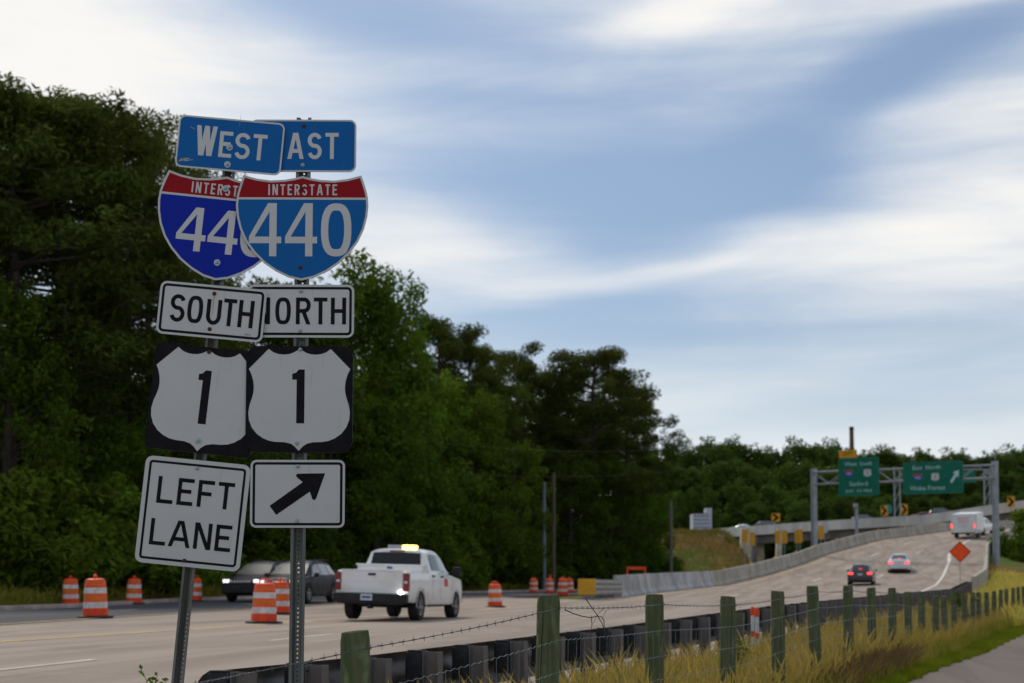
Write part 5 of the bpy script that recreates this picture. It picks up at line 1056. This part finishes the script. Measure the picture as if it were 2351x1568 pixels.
TREES = [('pine_tree', PINES[0], 40, 168, 60, 1.12, 'tallest pine at the left road, its crown cut by the picture edge'), ('pine_tree', PINES[1], 135, 180, 64, 1.1, 'tall dense pine right of the tallest pine'), ('pine_tree', PINES[2], 208, 222, 68, 1.0, 'tall pine with a sloping shoulder left of the thin-topped trees'),
         ('pine_tree', THIN[0], 262, 262, 74, .9, 'narrow pine behind the tall pines, left of the WEST plate'), ('pine_tree', THIN[0], 352, 278, 80, .9, 'thin sparse pine with sky showing through, left of the WEST plate'), ('pine_tree', THIN[0], 405, 322, 84, .85, 'sparse pine partly behind the WEST plate'), ('pine_tree', PINES[1], -60, 190, 62, 1.1, None),
         ('pine_tree', PINES[2], 300, 470, 88, .7, 'lower dark pine under the sparse pines'),
         ('leafy_tree', BROADS[0], 455, 655, 84, 1.05, 'leafy tree seen between the sign plates below the tilted shield'), ('leafy_tree', BROADS[2], 560, 640, 92, 1.0, 'leafy tree showing in the gap between the two Interstate shields'), ('leafy_tree', BROADS[1], 690, 640, 94, 1.1, 'leafy tree hidden mostly by the upright sign post'),
         ('leafy_tree', BROADS[1], 800, 590, 96, 1.1, 'tall leafy tree with spiky top right of the complete Interstate shield'), ('leafy_tree', BROADS[0], 880, 618, 100, .85, 'tall leafy tree whose right edge drops steeply beside the far pines'), ('leafy_tree', BROADS[2], 935, 760, 102, .7, 'lower leafy tree leaning against the tall spiky tree'),
         ('pine_tree', PINES[2], 1012, 722, 116, .95, 'round-topped pine right of the tall leafy trees'), ('pine_tree', PINES[0], 1075, 775, 120, .8, 'pine with sloping crown beside the round-topped pine'), ('pine_tree', PINES[1], 1130, 828, 132, .75, 'low far pine between the round-topped pine and the twin-crowned one'),
         ('pine_tree', PINES[1], 1205, 798, 136, .95, 'airy pine with sky gaps left of the widest pine'), ('pine_tree', PINES[2], 1362, 794, 134, 1.15, 'widest pine with long right-hand limbs above the grey barrier'), ('pine_tree', PINES[0], 1300, 850, 142, .9, 'pine behind and left of the widest pine'),
         ('pine_tree', PINES[1], 1440, 862, 146, .95, 'pine on the right shoulder of the widest pine'), ('leafy_tree', PALE, 985, 850, 108, .95, 'pale green leafy tree under the round-topped pine'), ('leafy_tree', PALE, 1085, 900, 112, 1.0, 'pale green leafy tree in front of the airy pine'), ('leafy_tree', PALE, 1180, 1010, 118, 1.1, 'low leafy tree left of the steel pole'),
         ('leafy_tree', BROADS[2], 1310, 1060, 128, 1.2, 'low leafy tree right of the wooden utility pole'), ('leafy_tree', BROADS[0], 1400, 1050, 134, 1.1, 'low leafy tree under the widest pine'), ('leafy_tree', BROADS[1], 1465, 1080, 140, 1.0, 'low leafy tree under the right shoulder of the widest pine'), ('leafy_tree', BROADS[0], 1500, 1130, 146, 1.0, 'small leafy tree at the edge of the grass bank'),
         ('leafy_tree', BROADS[0], 25, 600, 58, .9, 'leafy tree hiding the trunk of the tallest pine'), ('leafy_tree', BROADS[2], 75, 760, 66, 1.2, 'dark leafy tree under the tallest pine'), ('leafy_tree', BROADS[0], 190, 800, 68, 1.2, 'dark leafy tree beneath the sloping-shouldered pine'), ('leafy_tree', BROADS[1], 300, 820, 72, 1.2, 'dark leafy tree left of the tilted route 1 shield'), ('leafy_tree', BROADS[2], 410, 880, 76, 1.2, 'dark leafy tree behind the LEFT LANE sign'),
         ('leafy_tree', BROADS[0], 520, 860, 80, 1.2, 'dark leafy tree behind the tilted route 1 shield'), ('leafy_tree', BROADS[1], 640, 850, 84, 1.2, 'dark leafy tree behind the upright route 1 shield'), ('leafy_tree', BROADS[2], 760, 860, 88, 1.1, 'dark leafy tree just left of the spiky-topped one'), ('leafy_tree', BROADS[0], 860, 900, 92, 1.1, 'mid green leafy tree above the white pickup'), ('leafy_tree', BROADS[2], -40, 700, 64, 1.2, None)]
for kind, pair, px, top, Y, wd_, lab in TREES:
    xk = ll_x(Y) - 2.4; p = at(px, top, Y); X = min(p.x, xk)
    tree(kind, pair, px, top, Y, wd_, lab or ('tall pine left of the tallest pine, mostly out of the picture' if kind == 'pine_tree' else 'leafy tree at the end of the wood below the tallest pine'), G1, 20 if kind == 'pine_tree' else 16)
def near(px, table): return next(t for lim, t in table if px < lim)
# deep wood behind, reads as one dark mass between the trunks
for i in range(26):
    px = -30 + i * 58 + random.uniform(-15, 15); sky_ = np.interp(px, [0, 250, 330, 420, 700, 930, 1100, 1350, 1520], [720, 860, 900, 860, 800, 800, 880, 880, 1090]); Y = np.interp(px, [0, 700, 1000, 1520], [84, 112, 138, 165]) + random.uniform(-4, 6)
    tree('leafy_tree', BROADS[i % 3], px, sky_ + random.uniform(0, 120), Y, 1.25, 'dark leafy tree deep in the wood ' + near(px, [(330, 'behind the tall left pines'), (800, 'behind the two sign posts'), (1080, 'behind the spiky leafy trees'), (3000, 'behind the widest pine')]), 'trees deep in the wood', 16)
# roadside shrubs
SHN = [(330, 'by the kerb drums under the tall pines'), (560, 'behind the LEFT LANE sign and the dark suvs'), (800, 'behind the upright sign post and the suvs'), (1080, 'behind the white pickup'), (1260, 'behind the far traffic drums'), (3000, 'behind the crash cushion and grey barrier')]
SH = [(0, 1080, 52), (55, 1100, 50), (110, 1075, 53), (165, 1140, 51), (225, 1100, 54), (280, 1110, 54), (330, 1180, 56), (385, 1190, 58), (440, 1220, 60), (500, 1230, 63), (20, 1200, 47), (95, 1230, 47.5), (160, 1250, 49), (240, 1260, 51), (310, 1270, 53), (400, 1290, 57), (590, 1230, 72), (660, 1230, 76), (720, 1220, 78), (780, 1230, 84),
      (850, 1170, 88), (920, 1150, 94), (990, 1140, 97), (1050, 1190, 100), (1110, 1180, 104), (1170, 1200, 108), (1235, 1230, 112), (1290, 1200, 116), (1350, 1190, 120), (1410, 1215, 124), (1465, 1220, 130), (1080, 1270, 96), (1000, 1265, 92), (930, 1270, 88), (1150, 1290, 101), (1210, 1310, 105), (1300, 1300, 112), (1370, 1290, 118), (1440, 1290, 124), (1500, 1300, 132), (745, 1300, 76), (560, 1300, 66), (640, 1300, 70)]
for i, (px, top, Y) in enumerate(SH):
    while at(px, top, Y).x > ll_x(Y) - 4.8 and Y < 170: Y += .5
    p = at(px, top, Y); tree('roadside_shrub', BUSHES[i % 3], px, top + random.uniform(-10, 10), Y, random.uniform(.95, 1.4), 'light green roadside shrub ' + near(px, SHN), 'shrubs at the foot of the wood', 3.0, ('stem', 'foliage'), 'shrub', -.1)
# far wooded ridge
sk = lerp([(1480, 1032), (1560, 1026), (1630, 1016), (1700, 1016), (1760, 1030), (1830, 1022), (1900, 1022), (1960, 1036), (2000, 1036), (2050, 1030), (2080, 1038), (2160, 1046), (2230, 1040), (2300, 1040), (2360, 1032), (2420, 1030)])
for row, (Y0, dy, n) in enumerate(((300, 0, 40), (275, 45, 34), (258, 95, 30), (245, 125, 26))):
    for i in range(n):
        px = 1450 + (2430 - 1450) * (i + random.uniform(.2, .8)) / n; top = sk(px) + dy + random.uniform(-9, 9) + (8 if i % 3 else 0)
        if row == 3 and px < 1650: continue
        tree('far_tree', FARS[(i + row) % 3], px, top, Y0 + random.uniform(-8, 8), random.uniform(.75, 1.25), ('dark green ridge-top tree of the far wood ', 'second-row tree of the far wood ', 'lower tree of the far wood ', 'tree at the foot of the far wood ')[row] + near(px, [(1700, 'above the grass bank'), (1860, 'left of the left gantry leg'), (2035, 'behind the West South sign'), (2230, 'behind the East North sign'), (3000, 'right of the East North sign')]), 'trees of the far wood', 16 if True else 20)
# bush beside the right gantry leg
for px, top, Y, wd_, lab in ((2352, 1160, 136, 1.05, 'large rounded bush right of the right gantry leg'), (2400, 1190, 98, 1.4, None), (2340, 1235, 133, .75, 'lower part of the bush against the right gantry leg')):
    if lab: tree('bush', BUSHES[1], px, top, Y, wd_, lab, None, 3.0, ('stem', 'foliage'), 'bush', -.1)
tree('bush', BUSHES[0], 2188, 1362, 44, 1.2, 'small bright green bush between guardrail and fence', None, 3.0, ('stem', 'foliage'), 'bush', -.1); 
# leafy weed shrub between posts
wm = bush(77, 2600, leaf_mat('weed_leaves', (.045, .075, .012), (.10, .135, .02), (.05, .05, .015), .3), .035)
tree('weed_shrub', wm, 1692, 1392, 17.5, .62, 'leafy green shrub in the dry grass between the fence posts and guardrail', None, 3.0, ('stem', 'foliage'), 'shrub', -.05)
tree('weed_shrub', wm, 1905, 1455, 23, .3, 'small leafy weed in the dry grass left of a fence post', None, 3.0, ('stem', 'foliage'), 'shrub', -.05)
# ---------------------------------------------------------------- grasses
def blades(n, xy, hmin, hmax, wid, m, name, tone, bend=.35, seed=1, head=0.0):
    g = np.random.default_rng(seed); P = xy(g, n); n = len(P); h = g.uniform(hmin, hmax, n) * P[:, 4]; a = g.uniform(0, 6.283, n); d_ = np.stack([np.cos(a), np.sin(a), 0 * a], 1); sd = np.stack([-np.sin(a + 1.2), np.cos(a + 1.2), 0 * a], 1) * (wid * g.uniform(.6, 1.3, n))[:, None]
    b_ = (bend * h * g.uniform(.2, 1.3, n))[:, None]; base = P[:, :3]; up = np.zeros((n, 3)); up[:, 2] = h
    p1 = base + up * .55 + d_ * b_ * .25; p2 = base + up + d_ * b_
    if head > 0:                                              # stem and a fuller seed head
        V_ = np.stack([base - sd * .45, base + sd * .45, p1 + sd * .4, p1 - sd * .4, base + up * .8 + d_ * b_ * .6 - sd * head, base + up * .8 + d_ * b_ * .6 + sd * head, p2], 1).reshape(-1, 3)
        i = np.arange(n)[:, None] * 7; F3 = np.concatenate([i + [0, 1, 2], i + [0, 2, 3], i + [3, 2, 5], i + [3, 5, 4], i + [4, 5, 6]]); k_ = 7
    else:
        V_ = np.stack([base - sd, base + sd, p1 + sd * .7, p1 - sd * .7, p2], 1).reshape(-1, 3); i = np.arange(n)[:, None] * 5; F3 = np.concatenate([i + [0, 1, 2], i + [0, 2, 3], i + [3, 2, 4]]); k_ = 5
    return link(name, sheet_mesh(name, V_, F3, m, np.repeat(np.clip(P[:, 3] + g.normal(size=n) * .15, 0, 1), k_)))
def patchy(x, y): return .5 + .5 * np.sin(x * 1.7 + 2 * np.sin(y * .9)) * np.cos(y * 1.1 + 1.3 * np.sin(x * 1.3))
def strip(fa, fb, y0, y1, zf, power=1.7, keep=None):
    def f(g, n):
        Y = y0 + (y1 - y0) * g.random(n) ** power; u = g.random(n); A_ = np.array([fa(v) for v in Y]); B_ = np.array([fb(v) for v in Y]); x = A_ + (B_ - A_) * u
        z = np.array([zf(a, b2) for a, b2 in zip(x, Y)]); t = patchy(x, Y); return np.stack([x, Y, z, t, .75 + .4 * patchy(x * 2.3 + 5, Y * 1.9)], 1)
    return f
G_TAN = leaf_mat('dry_grass', (.62, .43, .10), (.45, .34, .08), (.22, .24, .045), .4); G_GRN = leaf_mat('lawn_grass', (.16, .22, .012), (.25, .29, .022), (.12, .15, .012), .3); G_MIX = leaf_mat('mixed_grass', (.20, .24, .025), (.46, .36, .08), (.14, .19, .018), .4); G_RED = leaf_mat('rusty_dead_weeds', (.13, .065, .035), (.20, .12, .05), (.08, .05, .03), .2)
tag(blades(20000, strip(lambda Y: guard_x(Y) + .35, lambda Y: fence_x(Y) + .25, 8.5, 60, ground, 1.9), .36, .74, .0045, G_TAN, 'tall_dry_grass', 0, .4, 3, 2.3), 'tall golden dry grass between the guardrail and the fence', 'grass', kind='stuff')
tag(blades(30000, strip(lambda Y: guard_x(Y) + .25, lambda Y: fence_x(Y) + .55, 8.0, 62, ground, 1.8), .18, .5, .006, G_MIX, 'mixed_grass', 0, .5, 4), 'shorter green and straw coloured grass under the wires', 'grass', kind='stuff')
tag(blades(70000, strip(lambda Y: fence_x(Y) + .25, lambda Y: path_x(Y) + .05 + .07 * math.sin(Y * 5.3) * math.sin(Y * 1.9), 9, 64, ground, 1.5), .05, .15, .007, G_GRN, 'lawn', 0, .6, 5), 'mown green verge between the fence and the path', 'grass', kind='stuff')
tag(blades(2200, strip(lambda Y: fence_x(Y) - .15, lambda Y: fence_x(Y) + .5, 17.2, 25, ground, 1.0), .25, .5, .007, G_RED, 'dead_weeds', 0, .6, 6, 1.6), 'rusty brown dead weeds along the foot of the fence', 'weeds', kind='stuff')
tag(blades(9000, strip(lambda Y: guard_x(Y) + .5, lambda Y: guard_x(Y) + 9, 48, 110, ground, 1.0), .3, .8, .02, G_TAN, 'far_dry_grass', 0, .4, 7, 1.6), 'dry grass on the bank below the ramp parapet', 'grass', kind='stuff')
tag(blades(14000, strip(lambda Y: ll_x(Y) - 5.5, lambda Y: ll_x(Y) - 1.6, 38, 118, ground, 1.3), .15, .6, .02, G_MIX, 'verge_weeds', 0, .5, 8, 1.5), 'weeds on the verge at the foot of the wood', 'weeds', kind='stuff')
tag(blades(9000, strip(lambda Y: 8 + (Y - 183) * .1, lambda Y: 36 - (Y - 183) * .1, 183, 212, ground, 1.0), .35, .8, .045, leaf_mat('rough_bank_grass', (.23, .125, .036), (.13, .12, .022), (.08, .10, .015), .3), 'bank_grass', 0, .6, 9, 1.5), 'rough grass covering the bank left of the overpass pier', 'grass', kind='stuff')
# dead vine caught on the wire between two posts
vn = MB(); VP = lambda L_: [at((1900 + x / 2.612) / 1.7422, (2350 + y_ / 2.612) / 1.7422, 9.75) for x, y_ in L_]
for L_, r_ in (([(935, 230), (1020, 270), (1120, 300), (1215, 315), (1270, 298), (1320, 305), (1348, 340), (1352, 440), (1360, 560)], .0045), ([(1150, 105), (1210, 195), (1275, 285), (1330, 380), (1350, 440), (1390, 600), (1440, 740), (1500, 880), (1520, 1010)], .004), ([(1215, 315), (1222, 380), (1212, 440), (1168, 445)], .003), ([(1350, 205), (1275, 290), (1220, 400)], .002), ([(1440, 740), (1490, 660), (1525, 600)], .003), ([(1380, 235), (1360, 260), (1335, 320), (1345, 380)], .002), ([(1505, 930), (1545, 915)], .002), ([(1215, 315), (1212, 285)], .003)):
    vn.tube(VP(L_), r_, 6, r1=r_ * .5)
tag(vn.build('dead_vine', mat('dead_vine_bark', (.055, .035, .030), .9), None, 60), 'bare twisted dead vine caught on the barbed wire between two posts', 'vine')
# sprig at the foot of the leaning sign post
sg = empty('leafy_sprig', at(345, 1600, 6.2), label='small green leafy sprig by the barbed wire below the LEFT LANE sign', cat='plant'); lf = MB(); g = random.Random(4)
for L_ in ([(0, 0, -.25), (.0, 0, 0), (-.02, .01, .07), (-.045, .02, .115)], [(0, 0, -.02), (.04, 0, .04), (.075, .02, .075)], [(0, 0, 0), (.01, .02, .05), (.03, 0, .09)]):
    st_ = MB().tube(L_, .003, 5, r1=.0012).build('stem', mat('sprig_stem', (.10, .13, .03), .7), sg)
    for a in range(7):
        t = .3 + .7 * a / 6; i = min(len(L_) - 2, int(t * (len(L_) - 1))); p = Vector(L_[i]).lerp(Vector(L_[i + 1]), t * (len(L_) - 1) - i); d_ = Vector((g.uniform(-1, 1), g.uniform(-.6, .2), g.uniform(-.2, .9))).normalized() * g.uniform(.018, .034); n_ = d_.cross(Vector((g.uniform(-1, 1), 1, .3))).normalized() * d_.length * .3
        lf.add([p, p + d_ * .5 + n_, p + d_, p + d_ * .5 - n_], [(0, 1, 2, 3)])
lm = lf.mesh('leaf', mat('sprig_leaf', (.16, .26, .03), .6, var=.3, scale=30)); link('leaf', lm, sg)
# slim red and white marker posts behind the shrub
for px, top, Y, lab in ((1728, 1393, 20, 'slim white marker post with orange cap half hidden by the leafy shrub'), (1738, 1396, 19.6, 'slim white marker post with orange cap and red band beside the leafy shrub')):
    p = at(px, top, Y); z0 = ground(p.x, Y); o = empty('marker_post', (p.x, Y, z0), label=lab, cat='post', group='marker posts'); hh = p.z - z0
    MB().lathe([(.026, 0), (.026, hh - .12), (.022, hh - .11)], (0, 0, 0), 12).build('shaft', S_L, o, 50); MB().lathe([(.03, hh - .12), (.034, hh - .06), (.022, hh)], (0, 0, 0), 12).build('cap', M_OR, o, 50); MB().lathe([(.028, hh - .42), (.028, hh - .34)], (0, 0, 0), 12).build('band', M_REDTXT, o, 50)
